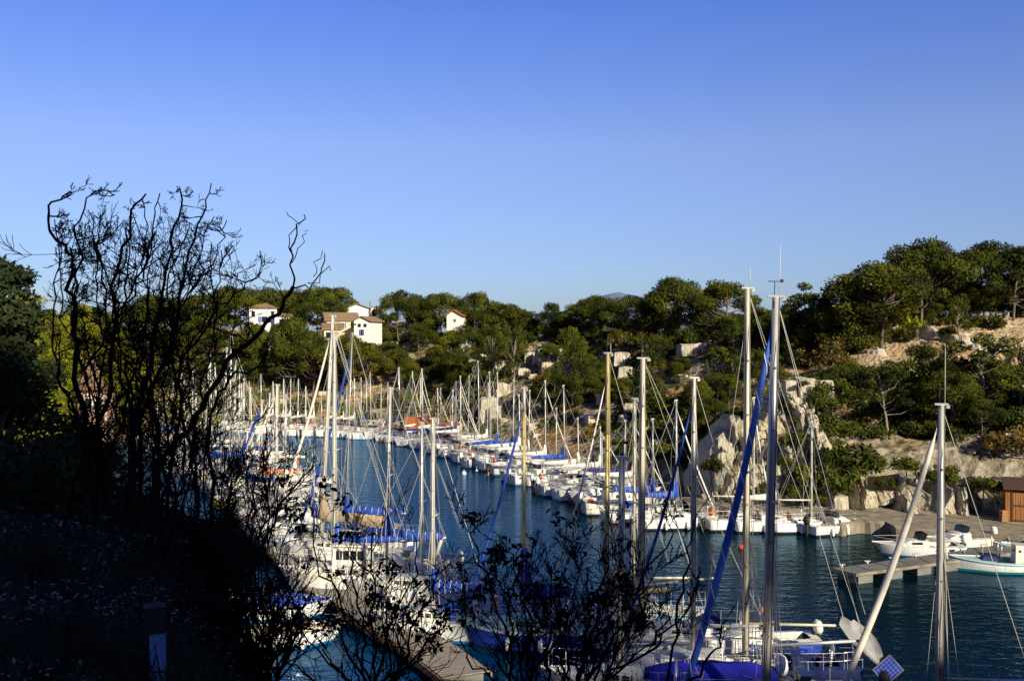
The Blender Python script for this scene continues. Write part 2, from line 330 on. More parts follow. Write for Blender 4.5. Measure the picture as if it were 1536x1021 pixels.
def ground(x, y):
    x = np.asarray(x, float); y = np.asarray(y, float)
    ins = inside(x, y); df = dpoly(x, y, far_shore); dn = dpoly(x, y, near_shore)
    r = x/np.maximum(y, 1)
    wr = sstep(0.22, 0.30, r); wl = 1-sstep(-0.06, 0.02, r)
    zf = np.interp(df, *PR_R)*wr+(1-wr)*(np.interp(df, *PR_L)*wl+(1-wl)*np.interp(df, *PR_M))
    zf = zf+fbm(x*0.09, y*0.09, 0, 5)*0.9*np.clip((df-6)/12, 0, 1)+fbm(x*0.5, y*0.5, 5, 3)*0.3*np.clip((df-1)/3, 0, 1)*np.where((wr > .5) & (df < 6), 0, 1)
    # the slope the photographer stands on, and the hill rising behind
    zr = np.minimum(10.5, 11.65-0.355*y); zl = np.minimum(10.55+0.02*y, 10.7-(y-6.5)*0.36)
    wl2 = 1-sstep(-0.36, -0.20, r)
    zn = zr*(1-wl2)+zl*wl2
    back = np.interp(-y, [0, 3, 12, 45, 60, 200], [0, 0.6, 9, 31, 32, 31.5]); zn = np.where(y < 0, 10.5+back, zn)
    zn = zn+fbm(x*0.2, y*0.2, 9, 4)*0.12*np.clip(np.hypot(x, y)/4, 0, 1)
    zn = np.where(y > 40, -3, zn)
    zn = zn*1.0
    zf = np.where(y < 12, -3, zf)
    sb = sstep(-4, 3, dn-df); zf = zf*sb-3*(1-sb)
    z = np.maximum(zn, zf)
    return np.where(ins, -0.3-np.minimum(df, dn)*0.3, np.maximum(z, 0.12))
def gz(x, y): return float(ground(np.array([x]), np.array([y]))[0])
def axis(parts):
    r = []
    for a, b, s in parts: r += list(np.arange(a, b, s))
    return np.array(r+[parts[-1][1]])
gx = axis([(-900, -150, 50), (-150, -75, 4), (-75, -12, 0.8), (-12, -5, 0.5), (-5, 3, 0.22), (3, 12, 0.5), (12, 62, 0.7), (62, 150, 4), (150, 1000, 50)])
gy = axis([(-300, -70, 20), (-70, -3, 2), (-3, 12, 0.25), (12, 40, 0.8), (40, 60, 0.8), (60, 150, 0.7), (150, 190, 1.5), (190, 320, 8), (320, 1500, 60)])
GX, GY = np.meshgrid(gx, gy); GZ = ground(GX, GY)
V = np.stack([GX.ravel(), GY.ravel(), GZ.ravel()], 1); nx, ny = len(gx), len(gy)
i, j = np.meshgrid(np.arange(nx-1), np.arange(ny-1)); a = (j*nx+i).ravel()
to = np_mesh('hillside_terrain', V, np.stack([a, a+1, a+nx+1, a+nx], 1), ['hillside', 'scree', 'dark_soil'], None, True)
tag(to, kind='structure')
# scree faces on the right hand slope
cx = GX[:-1, :-1].ravel(); cy = GY[:-1, :-1].ravel(); cz = GZ[:-1, :-1].ravel()
pxX = 768+cx/np.maximum(cy, 1)*F; pxY = 510.5-(cz-H0)/np.maximum(cy, 1)*F
nn = fbm(cx*0.3, cy*0.3, 2, 3)*10
mi = ((pxX > 1270) & (pxX < 1700) & (pxY > 468) & (pxY+nn < 575) & (cy > 70) & (cy < 110)) | ((pxX > 690) & (pxX < 1080) & (pxY+nn > 500) & (pxY < 528) & (cy > 85) & (cy < 140))
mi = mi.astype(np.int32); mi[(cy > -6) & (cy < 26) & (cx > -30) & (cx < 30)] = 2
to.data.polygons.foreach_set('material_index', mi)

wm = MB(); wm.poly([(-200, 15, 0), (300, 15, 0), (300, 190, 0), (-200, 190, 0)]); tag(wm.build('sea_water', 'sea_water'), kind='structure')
# far mountain
mm = MB(); mtn = []
for q in range(41):
    X = -2+q*0.1
for (xc, zt, wd) in ((1276, 432, 34), (928, 438, 60)):
    D = 1300; vs = []; n = 28
    for q in range(n+1):
        u = q/n*2-1; X = xc+u*wd*3; top = zt+(abs(u)**1.3)*75+3*noise.noise(Vector((q*0.7, xc, 0)))
        p = P(X, top, D); vs += [p, (p.x*1.0, D-180, -5), (p.x, D+250, -5)]
    fs = [];
    for q in range(n): b = q*3; fs += [(b, b+1, b+4, b+3), (b, b+3, b+5, b+2)]
    mm.add(vs, fs, 0, True)
plain('hazed_mountain_rock', (0.17, 0.22, 0.33), 1, var=0.4, scale=0.03, kind='geo')  # blue haze of distance mixed into the rock colour
tag(mm.build('mountain', 'hazed_mountain_rock'), kind='structure')

# ---------------------------------------------------------------- limestone cliffs
def rock(mb, c, size, seed, n=9, rz=0.0, amp=0.22, rnd=0.3):
    g = np.linspace(-1, 1, n); U, Vv = np.meshgrid(g, g); one = np.ones_like(U)
    S = np.array(size)/2; rs = random.Random(seed); sh = rs.uniform(-50, 50)
    cr, sr = math.cos(rz), math.sin(rz)
    for ax, sg in ((0, 1), (0, -1), (1, 1), (1, -1), (2, 1)):
        A = [None]*3; A[ax] = one*sg; A[(ax+1) % 3] = U; A[(ax+2) % 3] = Vv*sg
        p = np.stack([q.ravel() for q in A], 1)
        ln = np.linalg.norm(p, axis=1, keepdims=True); sp = p/ln*1.22; p = p*(1-rnd)+sp*rnd
        w = p*S
        dx = fbm(w[:, 0]*0.55+sh, w[:, 1]*0.55, w[:, 2]*0.28, 4, 0.6); dy = fbm(w[:, 0]*0.55+sh+9, w[:, 1]*0.55+20, w[:, 2]*0.28, 4, 0.6)
        crack = np.abs(fbm(w[:, 0]*0.7+sh*2, w[:, 1]*0.7, w[:, 2]*0.12, 2)); crack = np.where(crack < 0.12, -0.5*(1-crack/0.12), 0)
        k = amp*min(size)
        q = w*(1+crack[:, None]*0.22*np.array([1, 1, 0.1])); q[:, 0] += dx*k; q[:, 1] += dy*k; q[:, 2] += dx*dy*k*0.6+dy*k*0.5*(p[:, 2] > 0)
        q = np.stack([q[:, 0]*cr-q[:, 1]*sr, q[:, 0]*sr+q[:, 1]*cr, q[:, 2]], 1)+np.array(c)
        idx = np.arange(n*n).reshape(n, n); a = idx[:-1, :-1].ravel(); fs = np.stack([a, a+1, a+n+1, a+n], 1)
        mb.add(q.tolist(), fs.tolist(), 0, False)
def pblock(mb, xl, xr, yt, yb, d, seed, depth=None, n=9, amp=0.22, rnd=0.3):
    a = P(xl, yt, d); b = P(xr, yb, d); w = (b.x-a.x); h = a.z-b.z
    dp = depth or max(w, h*0.5)
    rock(mb, ((a.x+b.x)/2, d+dp/2, (a.z+b.z)/2-0.05*h), (w*1.08, dp, h*1.1), seed, n, random.Random(seed).uniform(-0.25, 0.25), amp, rnd)
cb = MB(); rs = random.Random(5)
CLIFF = [(1044, 745), (1050, 705), (1062, 676), (1078, 655), (1092, 640), (1110, 624), (1130, 620), (1148, 626), (1160, 602), (1176, 590), (1192, 592), (1206, 604), (1214, 632), (1230, 640), (1240, 664), (1262, 700), (1280, 722), (1310, 728), (1340, 734), (1380, 726), (1420, 738), (1500, 730), (1640, 745)]
def worley(u, v, seed, n=2):
    iu, iv = np.floor(u).astype(int), np.floor(v).astype(int); f1 = np.full(u.shape, 9.0); f2 = f1.copy(); idr = np.zeros(u.shape); gxr = np.zeros(u.shape)
    for a in (-1, 0, 1):
        for b in (-1, 0, 1):
            cu, cv = iu+a, iv+b; h = np.sin(cu*127.1+cv*311.7+seed*17.3)*43758.5453; h1 = h-np.floor(h); h = np.sin(cu*269.5+cv*183.3+seed*9.1)*43758.5453; h2 = h-np.floor(h); h = np.sin(cu*419.2+cv*71.9+seed*5.7)*43758.5453; h3 = h-np.floor(h)
            d = np.hypot(cu+h1-u, cv+h2-v); c = d < f1; f2 = np.where(c, f1, np.minimum(f2, d)); f1 = np.where(c, d, f1); idr = np.where(c, h3, idr); gxr = np.where(c, h1*2-1, gxr)
    return f1, f2-f1, idr, gxr
def cliff_sheet(mb, X0, X1, nu, nv, dbase, seed):
    U, Vv = np.meshgrid(np.linspace(0, 1, nu), np.linspace(0, 1, nv)); X = X0+(X1-X0)*U
    top = np.interp(X, [p[0] for p in CLIFF], [p[1] for p in CLIFF]); Y = 783-(783-top)*Vv; hpx = (783-top)
    d = dbase(X)+Vv*hpx/45*1.05; wx = (X-768)/F*d; wz = H0-(Y-510.5)/F*d
    wx2 = wx+fbm(wx*0.5, wz*0.5, seed, 3)*0.5; wz2 = wz+fbm(wx*0.5, wz*0.5, seed+4, 3)*0.5
    lowc = sstep(1250, 1300, X); su = 0.30+0.25*lowc; sv = 0.10+0.16*lowc
    f1_, e1, r1, g1 = worley(wx2*su, wz2*sv, seed); _, e2, r2, g2 = worley(wx2*1.1, wz2*0.26, seed+3); _, e3, r3, g3 = worley(wx*2.6, wz*1.3, seed+6)
    tilt = g1*(wx2*su-np.floor(wx2*su)-0.5)*1.5+(g2*0.5)*(wz2*0.26-np.floor(wz2*0.26)-0.5)
    disp = (r1-0.5)*1.7+tilt+(r2-0.5)*0.75+(r3-0.5)*0.28-0.8*np.clip(1-e1/0.06, 0, 1)-0.45*np.clip(1-e2/0.07, 0, 1)+fbm(wx*1.6, wz*0.7, seed, 4, 0.6)*0.22
    disp = disp*np.clip(Vv*6, 0.35, 1)
    py = d-disp; pz = wz+((r1-0.5)*1.2+(r2-0.5)*0.9)*Vv+fbm(wx*0.8, 3, seed, 3)*0.25*Vv
    cap = np.array(sorted([0.4, 1.2, 3.5, 7])); rows = [np.stack([wx, py, pz], 2)]
    last = rows[0][-1:]
    for cgo in cap: q = last.copy(); q[:, :, 1] += cgo; q[:, :, 2] += 0.12*np.minimum(cgo, 2)+fbm(q[:, :, 0]*0.9, q[:, :, 1]*0.9, seed, 3)*0.3-max(0, cgo-2)*0.25; rows.append(q)
    A = np.concatenate(rows, 0); n_ = A.shape[0]; idx = np.arange(n_*nu).reshape(n_, nu); a = idx[:-1, :-1].ravel()
    mb.add(A.reshape(-1, 3).tolist(), np.stack([a, a+1, a+nu+1, a+nu], 1).tolist(), 0, False)
cliff_sheet(cb, 1044, 1640, 620, 110, lambda X: np.interp(X, [1040, 1075, 1110, 1200, 1262, 1300, 1430, 1490, 1640], [70.5, 68.6, 67.4, 67.2, 66.4, 65.6, 64.4, 65.5, 66.5]), 5)
for k, (xl, xr, yt, yb, d, dp) in enumerate([(1186, 1203, 571, 606, 76, 3), (1199, 1219, 570, 614, 76.5, 3), (1213, 1232, 568, 600, 77, 3), (1224, 1246, 570, 598, 77.5, 3), (1160, 1186, 600, 640, 73, 3), (1246, 1268, 742, 780, 66.2, 2)]):
    pblock(cb, xl, xr, yt, yb, d, 100+k, dp, 17, 0.2, 0.12)
for k, (xl, xr, yt, yb) in enumerate([(800, 812, 527, 543), (806, 824, 524, 548), (822, 838, 526, 550), (836, 850, 524, 552), (848, 860, 528, 546), (815, 845, 543, 556), (858, 874, 527, 541), (876, 890, 532, 556), (786, 800, 530, 542), (745, 765, 540, 556), (762, 780, 546, 560), (778, 796, 552, 566), (925, 945, 528, 545),
        (930, 950, 550, 575), (1025, 1070, 516, 530), (700, 712, 528, 545), (820, 850, 560, 575), (895, 912, 590, 606), (880, 900, 622, 634), (745, 762, 575, 592), (720, 745, 595, 640), (735, 750, 610, 640), (940, 960, 605, 618), (960, 980, 640, 650)]):
    X = (xl+xr)/2; 
    for d in np.arange(70, 150, 0.5):
        x = (X-768)/F*d
        zz = gz(x, d)
        if zz > 0.2 and PX((x, d, zz))[1] < yb-1: break
    pblock(cb, xl, xr, yt, yb+3, d-0.6, 500+k, None, 11, 0.18)
for k in range(120):   # loose outcrops over the whole far slope
    X = rs.uniform(330, 1600); d0 = 85 if X > 1000 else 100
    for _ in range(20):
        d = rs.uniform(66, 165); x = (X-768)/F*d
        if not inside(np.array([x]), np.array([d]))[0] and dpoly(np.array([x]), np.array([d]), far_shore)[0] < 36: break
    z = gz(x, d); s = rs.uniform(0.4, 1.6)
    rock(cb, (x, d, z-s*0.1), (s*1.5, s, s*rs.uniform(0.5, 1.0)), 700+k, 8, rs.uniform(0, 3), 0.35, 0.45)
tag(cb.build('limestone_cliff', 'limestone'), kind='structure')

# ---------------------------------------------------------------- trees
def crown_np(seed, clumps, per, leaf, flat=0.6, up=0.25):
    rs = np.random.RandomState(seed); Vs = []; 
    for (c, r) in clumps:
        n = int(per*(r**1.6)); u = rs.normal(size=(n, 3)); u /= np.linalg.norm(u, axis=1, keepdims=True)
        rad = r*(0.55+0.5*rs.rand(n, 1)**0.6); p = np.array(c)+u*rad*np.array([1, 1, flat])
        a = rs.normal(size=(n, 3)); rad_ = rs.rand(n, 1) < 0.25; tg = np.cross(u, a); a = np.where(rad_, a*0.7+u*0.9, tg+u*0.35*rs.rand(n, 1)); a[:, 2] += up*rad_[:, 0]; a /= np.linalg.norm(a, axis=1, keepdims=True)
        b = np.where(rad_, np.cross(a, rs.normal(size=(n, 3))), np.cross(a, u+rs.normal(size=(n, 3))*0.35)); b /= np.linalg.norm(b, axis=1, keepdims=True)
        L = leaf*(0.6+0.8*rs.rand(n, 1)); w = L*0.42
        Vs.append(np.stack([p-b*w*0.35, p+b*w*0.35, p+a*L+b*w*0.55, p+a*L-b*w*0.55], 1))
    V = np.concatenate(Vs).reshape(-1, 3); q = np.arange(len(V)).reshape(-1, 4); return V, q
def limbs(mb, base, h, r0, clumps, rs, lean=(0, 0), k0=0.35):
    pts = [Vector(base)]; n = 6
    for q in range(1, n+1):
        t = q/n; pts.append(Vector((base[0]+lean[0]*t+rs.uniform(-1, 1)*0.05*h*t, base[1]+lean[1]*t+rs.uniform(-1, 1)*0.05*h*t, base[2]+h*t)))
    mb.tube(pts, [r0*(1-0.6*q/n) for q in range(n+1)], 7)
    for (c, r) in clumps:
        c = Vector(c); t = min(0.95, max(k0, (c.z-base[2])/h*0.72)); f = t*n; i0 = int(f); s = pts[i0].lerp(pts[min(i0+1, n)], f-i0)
        m = s.lerp(c, 0.5)+Vector((rs.uniform(-.2, .2), rs.uniform(-.2, .2), -0.12*(c-s).length))
        mb.tube([s, m, c], [r0*0.36, r0*0.22, r0*0.1], 5, caps=False)
def pine(name, seed, h=8.0, w=6.5, kind='umbrella', mat='pine_leaf', per=150, leaf=0.34, bark='bark', nc=None):
    rs = random.Random(seed); cl = []
    if kind == 'umbrella':
        for k in range(nc or 26):
            a = rs.uniform(0, 2*PI); q = rs.random()**0.55; zz = h*(0.62+0.30*(1-q**2)+rs.uniform(-0.07, 0.07)); 
            cl.append(((math.cos(a)*q*w*0.42, math.sin(a)*q*w*0.42, zz), rs.uniform(0.10, 0.17)*w))
        for k in range(6):
            a = rs.uniform(0, 2*PI); q = rs.uniform(0.4, 0.95); cl.append(((math.cos(a)*q*w*0.44, math.sin(a)*q*w*0.44, h*rs.uniform(0.42, 0.58)), rs.uniform(0.07, 0.11)*w))
    elif kind == 'round':
        for k in range(nc or 34):
            a = rs.uniform(0, 2*PI); t = rs.random(); z = h*(0.16+0.76*t); q = math.sqrt(max(0.03, 1-(2*t-0.9)**2/1.3))*rs.uniform(0.35, 1)
            cl.append(((math.cos(a)*q*w*0.42, math.sin(a)*q*w*0.42, z), rs.uniform(0.10, 0.17)*w))
    elif kind == 'cone':
        for k in range(nc or 34):
            a = rs.uniform(0, 2*PI); t = rs.random()**1.3; z = h*(0.14+0.8*t); q = (1-t*0.88)*rs.uniform(0.3, 1)
            cl.append(((math.cos(a)*q*w*0.42, math.sin(a)*q*w*0.42, z), rs.uniform(0.08, 0.14)*w*(1.1-0.5*t)))
    elif kind == 'open':
        for k in range(nc or 16):
            a = rs.uniform(0, 2*PI); t = rs.random(); z = h*(0.38+0.56*t); q = rs.uniform(0.25, 1)*(1-0.35*t)
            cl.append(((math.cos(a)*q*w*0.46, math.sin(a)*q*w*0.46, z), rs.uniform(0.08, 0.14)*w))
    elif kind == 'shrub':
        for k in range(nc or 12):
            a = rs.uniform(0, 2*PI); q = rs.random()**0.6; cl.append(((math.cos(a)*q*w*0.4, math.sin(a)*q*w*0.4, h*(0.2+0.45*(1-q*q)*rs.uniform(0.5, 1.1))), rs.uniform(0.13, 0.22)*w))
    root = thing(name, None, None)
    mb = MB(); limbs(mb, (0, 0, -0.5), h*0.86, max(0.06, h*0.02), cl, rs, (rs.uniform(-.12, .12)*h, rs.uniform(-.08, .08)*h)); mb.build('trunk', bark, root)
    Vv, q = crown_np(seed, cl, per, leaf); np_mesh('crown', Vv, q, mat, root)
    root['ht'] = h*0.99 if kind != 'shrub' else h*0.8; root['wd'] = w
    return root
PROT = {
 'umbrella': [pine('pine_tree', s, 8, 9.0, 'umbrella', per=300, leaf=0.22) for s in (1, 2, 3, 4)],
 'round': [pine('pine_tree', s, 7, 7.6, 'round', per=270, leaf=0.21) for s in (11, 12, 13)],
 'cone': [pine('pine_tree', s, 8, 5.4, 'cone', per=380, leaf=0.21) for s in (21, 22)],
 'open': [pine('pine_tree', s, 8, 6.4, 'open', per=380, leaf=0.21, bark='pale_bark') for s in (31, 32)],
 'shrub': [pine('shrub', s, 2.2, 3.2, 'shrub', 'shrub_leaf', per=330, leaf=0.22) for s in (41, 42, 43)],
 'dry': [pine('shrub', s, 1.8, 2.6, 'shrub', 'dry_shrub_leaf', per=260, leaf=0.2) for s in (51, 52)],
 'yellow': [pine('leafy_tree', s, 7, 6.5, 'round', 'yellow_leaf', per=240, leaf=0.22) for s in (61, 62)],
 'yshrub': [pine('shrub', s, 2.6, 3.6, 'shrub', 'yellow_leaf', per=300, leaf=0.24) for s in (71,)],
}
TCOUNT = {'tree': 0, 'shrub': 0}
TR = random.Random(77)
for k_ in PROT:
    for o_ in PROT[k_]: o_.location = (0, -500, 0)
def plant(kind, x, y, h=None, sc=None, label=None, cat='tree', group=None, wf=1.0, z=None):
    p = TR.choice(PROT[kind]); c = copy_tree(p); k = (h/p['ht']) if h else sc
    if z is None: z = gz(x, y)
    c.location = (x, y, z-0.05); c.rotation_euler = (0, 0, TR.uniform(0, 6.28)); c.scale = (k*wf, k*wf, k)
    tag(c, label, cat, group); TCOUNT['shrub' if 'shrub' in kind or kind == 'dry' else 'tree'] += 1
    for key in ('ht', 'wd'):
        if key in c: del c[key]
    return c
# landmarks that must stay in view: pixel boxes (x0, x1, y0, y1, distance)
KEEP = [(480, 562, 448, 504, 157), (366, 436, 446, 492, 158), (669, 695, 462, 482, 158), (606, 680, 624, 662, 112), (800, 862, 522, 560, 100), (1052, 1250, 575, 800, 68), (1180, 1248, 565, 620, 76), (1258, 1600, 716, 800, 69), (1300, 1420, 480, 530, 90),
        (1400, 1600, 478, 505, 92), (400, 424, 522, 550, 155), (115, 165, 525, 620, 95), (1440, 1540, 715, 800, 66), (1420, 1440, 478, 525, 90), (555, 575, 452, 470, 162), (1290, 1640, 478, 535, 95), (925, 940, 480, 522, 96), (700, 760, 500, 514, 130), (690, 1065, 509, 528, 112), (1015, 1070, 512, 532, 95)]
def blocked(X, Yt, Yb, w, d):
    for (a, b, c, e, dd) in KEEP:
        if d < dd+1 and X+w/2 > a and X-w/2 < b and Yb > c and Yt < e: return True
    return False
# skyline and other single trees: (X, top Y, distance, kind, width factor, label)
SKY = [
 (1320, 398, 92, 'umbrella', 1.15, 'broad pine with bare trunk at the left end of the right-hand hilltop'),
 (1382, 366, 98, 'umbrella', 1.0, 'tallest round pine on the right-hand hilltop behind the bare-trunked pine'),
 (1425, 388, 102, 'round', 0.9, 'dark pine filling the dip between the two highest pines of the right-hand hill'),
 (1478, 366, 100, 'umbrella', 1.05, 'high pine on the right-hand hilltop above the pinkish scree patch'),
 (1520, 372, 98, 'round', 1.1, 'dark pine at the right edge of the picture on the hilltop'),
 (1302, 428, 96, 'round', 1.0, 'low dark pine on the skyline beside the blue mountain'),
 (1256, 458, 92, 'round', 0.9, 'small dark pine just left of the blue mountain notch'),
 (1205, 416, 94, 'cone', 1.35, 'tall bushy pine rising right behind the tallest near mast'),
 (1235, 440, 98, 'round', 0.9, 'dark pine on the right shoulder of the tall bushy pine behind the mast'),
 (1140, 452, 102, 'round', 0.9, 'dark pine on the skyline between the two tallest masts'),
 (1088, 424, 102, 'umbrella', 1.1, 'flat-topped pine on the ridge just left of the twin tall masts'),
 (1055, 438, 106, 'round', 0.9, 'dark pine under the flat-topped one left of the twin tall masts'),
 (1016, 420, 100, 'umbrella', 0.95, 'umbrella pine standing highest above the middle of the ridge'),
 (985, 444, 106, 'round', 0.9, 'dark pine left of the highest umbrella pine of the middle ridge'),
 (945, 446, 100, 'umbrella', 1.2, 'wide pine with a forked pale trunk on the plateau edge'),
 (900, 446, 106, 'umbrella', 1.0, 'broad pine on the plateau above the white rock band'),
 (872, 449, 108, 'round', 1.0, 'dark rounded pine left of the broad plateau pines'),
 (826, 453, 116, 'round', 0.8, 'small round pine on the skyline right of the dip in the ridge'),
 (848, 458, 112, 'round', 0.9, 'dark pine in the row above the left end of the white rock band'),
 (793, 466, 118, 'round', 1.0, 'low pine at the dip of the middle skyline'),
 (768, 458, 125, 'umbrella', 1.0, 'flat pine on the skyline right of the half-hidden gabled house'),
 (742, 456, 130, 'umbrella', 1.0, 'wide dark pine on the ridge between the gabled house and the skyline dip'),
 (713, 441, 138, 'umbrella', 0.8, 'small umbrella pine poking above the ridge right of the gabled house'),
 (695, 450, 142, 'round', 0.7, 'dark pine directly behind the half-hidden gabled house'),
 (664, 442, 150, 'umbrella', 1.0, 'broad pine on the skyline above the half-hidden gabled house'),
 (640, 449, 146, 'round', 0.9, 'dark pine on the ridge left of the gabled house'),
 (626, 440, 156, 'round', 0.55, 'small round-headed pine poking up from the ridge'),
 (599, 438, 150, 'umbrella', 0.8, 'rounded pine on bare stems at the left start of the ridge beside the villas'),
 (584, 462, 142, 'round', 0.7, 'small bushy tree right of the white villa block'),
 (505, 436, 158, 'umbrella', 0.8, 'umbrella pine behind the left end of the big cream villa'),
 (478, 432, 156, 'umbrella', 1.0, 'dark pine on the skyline between the two white houses'),
 (452, 437, 158, 'umbrella', 1.0, 'rounded pine on the skyline behind the thin bare branch'),
 (428, 434, 160, 'round', 1.0, 'dark pine behind the right end of the square white house'),
 (402, 434, 162, 'umbrella', 1.0, 'pine rising directly behind the square white house'),
 (365, 434, 158, 'umbrella', 1.1, 'broad pine left of the square white house, seen through bare twigs'),
 (335, 432, 156, 'umbrella', 1.0, 'pine on the left ridge behind the tips of the bare shrub'),
 (300, 440, 150, 'round', 1.1, 'round pine on the left ridge behind the bare shrub'),
 (265, 448, 146, 'umbrella', 1.0, 'flat pine on the left ridge behind the middle of the bare shrub'),
 (232, 444, 142, 'umbrella', 1.0, 'pine on the left ridge behind the left half of the bare shrub'),
 (195, 458, 138, 'round', 1.0, 'dark pine on the left ridge above the conical roof'),
 (160, 470, 132, 'round', 0.9, 'low pine on the left ridge behind the leftmost bare stems'),
 (128, 480, 126, 'round', 1.0, 'low rounded pine at the far left of the ridge'),
 (92, 478, 118, 'yellow', 1.0, 'yellow-green tree at the far left beside the dark foreground conifer'),
 (1332, 540, 80, 'open', 1.1, 'tall pine with a bare pinkish trunk on the rocky bank above the quay'),
 (1365, 575, 82, 'round', 0.8, 'bushy pine on the bank just left of the leaning furled sail'),
 (1480, 500, 80, 'open', 1.25, 'sprawling pine with drooping branches above the wooden shed'),
 (1530, 520, 81, 'open', 1.0, 'sprawling pine at the right edge of the picture above the shed'),
 (1440, 440, 93, 'open', 0.8, 'bright bushy young pine growing on the scree below the hilltop pines'),
 (860, 492, 92, 'round', 0.7, 'small bright pine on the plateau edge above the white rock band'),
 (969, 497, 94, 'cone', 0.9, 'small pointed pine at the plateau edge between yellow and grey masts'),
 (1395, 505, 85, 'round', 0.8, 'round dark bush-like pine below the scree slope'),
 (740, 485, 104, 'open', 0.8, 'light-barked pine on the slope below the middle skyline'),
 (770, 486, 102, 'open', 0.8, 'thin pale-stemmed pine on the slope left of the white rocks'),
 (468, 500, 136, 'umbrella', 1.1, 'bright rounded pine on the slope directly below the two white houses'),
 (440, 478, 142, 'umbrella', 1.0, 'dark pine below the gap between the two white houses'),
 (500, 514, 147, 'round', 1.0, 'dark pine hugging the foot of the big cream villa'),
 (548, 515, 146, 'umbrella', 1.0, 'dark pine just below the white gabled villa front'),
 (380, 482, 146, 'round', 1.0, 'round pine at the foot of the square white house'),
 (420, 488, 147, 'umbrella', 0.9, 'pine below the low white extension'),
 (672, 496, 144, 'round', 0.8, 'bushy pine hiding the lower left of the gabled house'),
 (698, 490, 145, 'umbrella', 0.8, 'pine covering the right corner of the gabled house'),
 (520, 505, 138, 'umbrella', 1.0, 'spreading pine on the slope below the big cream villa'),
]
ALLT = []
for (x_, y_, h_, w_f) in ((51.8, -45, 9.0, 0.72), (53.6, -44, 8.0, 0.6)):      # pines on the crest behind the viewpoint shade two of the near masts
    plant('round', x_, y_, h=h_, wf=w_f, label='pine standing on the crest of the hill behind the viewpoint', group='pines on the crest behind the viewpoint')
for si_, (X, Yt, d, kd, wf, lb) in enumerate(SKY):
    if 350 < X < 575 and Yt < 470: d = max(d, 161)
    need = 25 if si_ < 43 else 7
    while True:
        x = (X-768)/F*d; ax, ay = np.array([x]), np.array([d])
        if not inside(ax, ay)[0] and dpoly(ax, ay, far_shore)[0] >= need: break
        d += 0.7
    z = gz(x, d); top = H0-(Yt-510.5)/F*d; h = max(2.0, top-z)
    plant(kd, x, d, h=h, label=lb, wf=min(wf*1.0, wf*6.5/h) if h > 9 else wf, group=None); ALLT.append((x, d, h*0.4))
def region(X, Y, d):
    if X < 330: return 'on the left bank behind the bare shrub'
    if X < 600: return 'on the slope below the white villas'
    if X < 790: return 'on the slope above the orange-roofed clubhouse'
    if X < 1060: return 'on the slope below the pine plateau in the middle'
    if X < 1270: return 'behind and beside the big limestone cliff'
    return 'on the slope above the quay at the right'
def scatter(n, kinds, hr, minr, grp, word, xr, maxdf, seed, cap, mind=0, cat='tree', wgap=1.0, keepchk=True, yellow=False):
    rs = random.Random(seed); made = 0; tries = 0
    while made < n and tries < n*60:
        tries += 1
        X = rs.uniform(*xr); d = rs.uniform(66, 168); x = (X-768)/F*d
        ax, ay = np.array([x]), np.array([d])
        if inside(ax, ay)[0]: continue
        df = dpoly(ax, ay, far_shore)[0]; dn = dpoly(ax, ay, near_shore)[0]
        if df > maxdf or df < (mind+5 if (mind > 3 and X < 1050) else mind) or dn < df: continue
        if x/d > 0.31 and df < 7.5: continue
        z = gz(x, d); h = rs.uniform(*hr); s = F/d
        if 780 < X < 1250 and cat == 'tree': h *= 0.62
        Yb = 510.5-(z-H0)*s; w = h*1.2*s
        if cat == 'tree' and 690 < X < 1050 and Yb > 515 and rs.random() < 0.6: continue
        if keepchk and blocked(X, Yb-h*s, Yb, w*0.8, d): continue
        if h > 3 and X > 60 and Yb-h*s < 468 and X > 560 and X < 1290: h = max(2.2, (Yb-470)/s)
        if any((x-a)**2+(d-b)**2 < (minr*wgap+0.35*c)**2 for a, b, c in ALLT): continue
        kd = rs.choice(kinds); nm = word+' '+region(X, Yb, d)
        plant(kd, x, d, h=h, label=nm, cat=cat, group=grp+' '+region(X, Yb, d)); ALLT.append((x, d, h*0.35 if h > 3 else 0.6)); made += 1
    return made
n1 = scatter(26, ['yellow'], (4, 7), 2.4, 'yellow-green trees', 'yellow-green leafy tree among others', (40, 215), 34, 5, 0, 1.5)
n1 += scatter(205, ['umbrella', 'round', 'umbrella', 'umbrella', 'open'], (2.8, 5.6), 2.0, 'pines', 'dark green pine in the wood', (40, 1640), 44, 1, 0, 4.0)
n2 = scatter(150, ['shrub', 'shrub', 'dry'], (1.0, 2.4), 0.9, 'low bushes', 'low rounded bush between rocks', (330, 1640), 36, 2, 0, 1.2, 'shrub')
n3 = scatter(40, ['yshrub', 'shrub'], (1.2, 2.6), 1.2, 'waterside bushes', 'low bush near the waterline', (50, 700), 7, 3, 0, 0.8, 'shrub', keepchk=True)
for k, (X, Y, d, h) in enumerate([(1196, 668, 68.5, 1.3), (1178, 700, 67.6, 1.0), (1212, 720, 67, 1.6), (1190, 742, 66.6, 1.2), (1232, 690, 68, 1.1), (1250, 735, 67, 2.2), (1222, 752, 66.4, 1.0), (1205, 640, 71, 1.2), (1140, 740, 67.4, .8), (1272, 700, 69, 2.4), (1300, 712, 69, 2.0), (1240, 655, 71, 2.0), (1068, 705, 68, 1.0), (1330, 728, 67.0, 0.9), (1395, 722, 67, 1.2), (1425, 720, 67, 1.4), (1475, 735, 64.4, 1.3), (1360, 712, 69, 1.6), (1250, 594, 75.5, 1.6), (1180, 612, 72, 1.1), (1206, 578, 75.4, .6), (1228, 612, 74, 1.5)]):
    p = P(X, Y, d); plant('shrub', p.x, d, h=h, z=p.z-0.1, label='small green bush growing in a crack of the limestone cliff', cat='shrub', group='bushes on the limestone cliff')
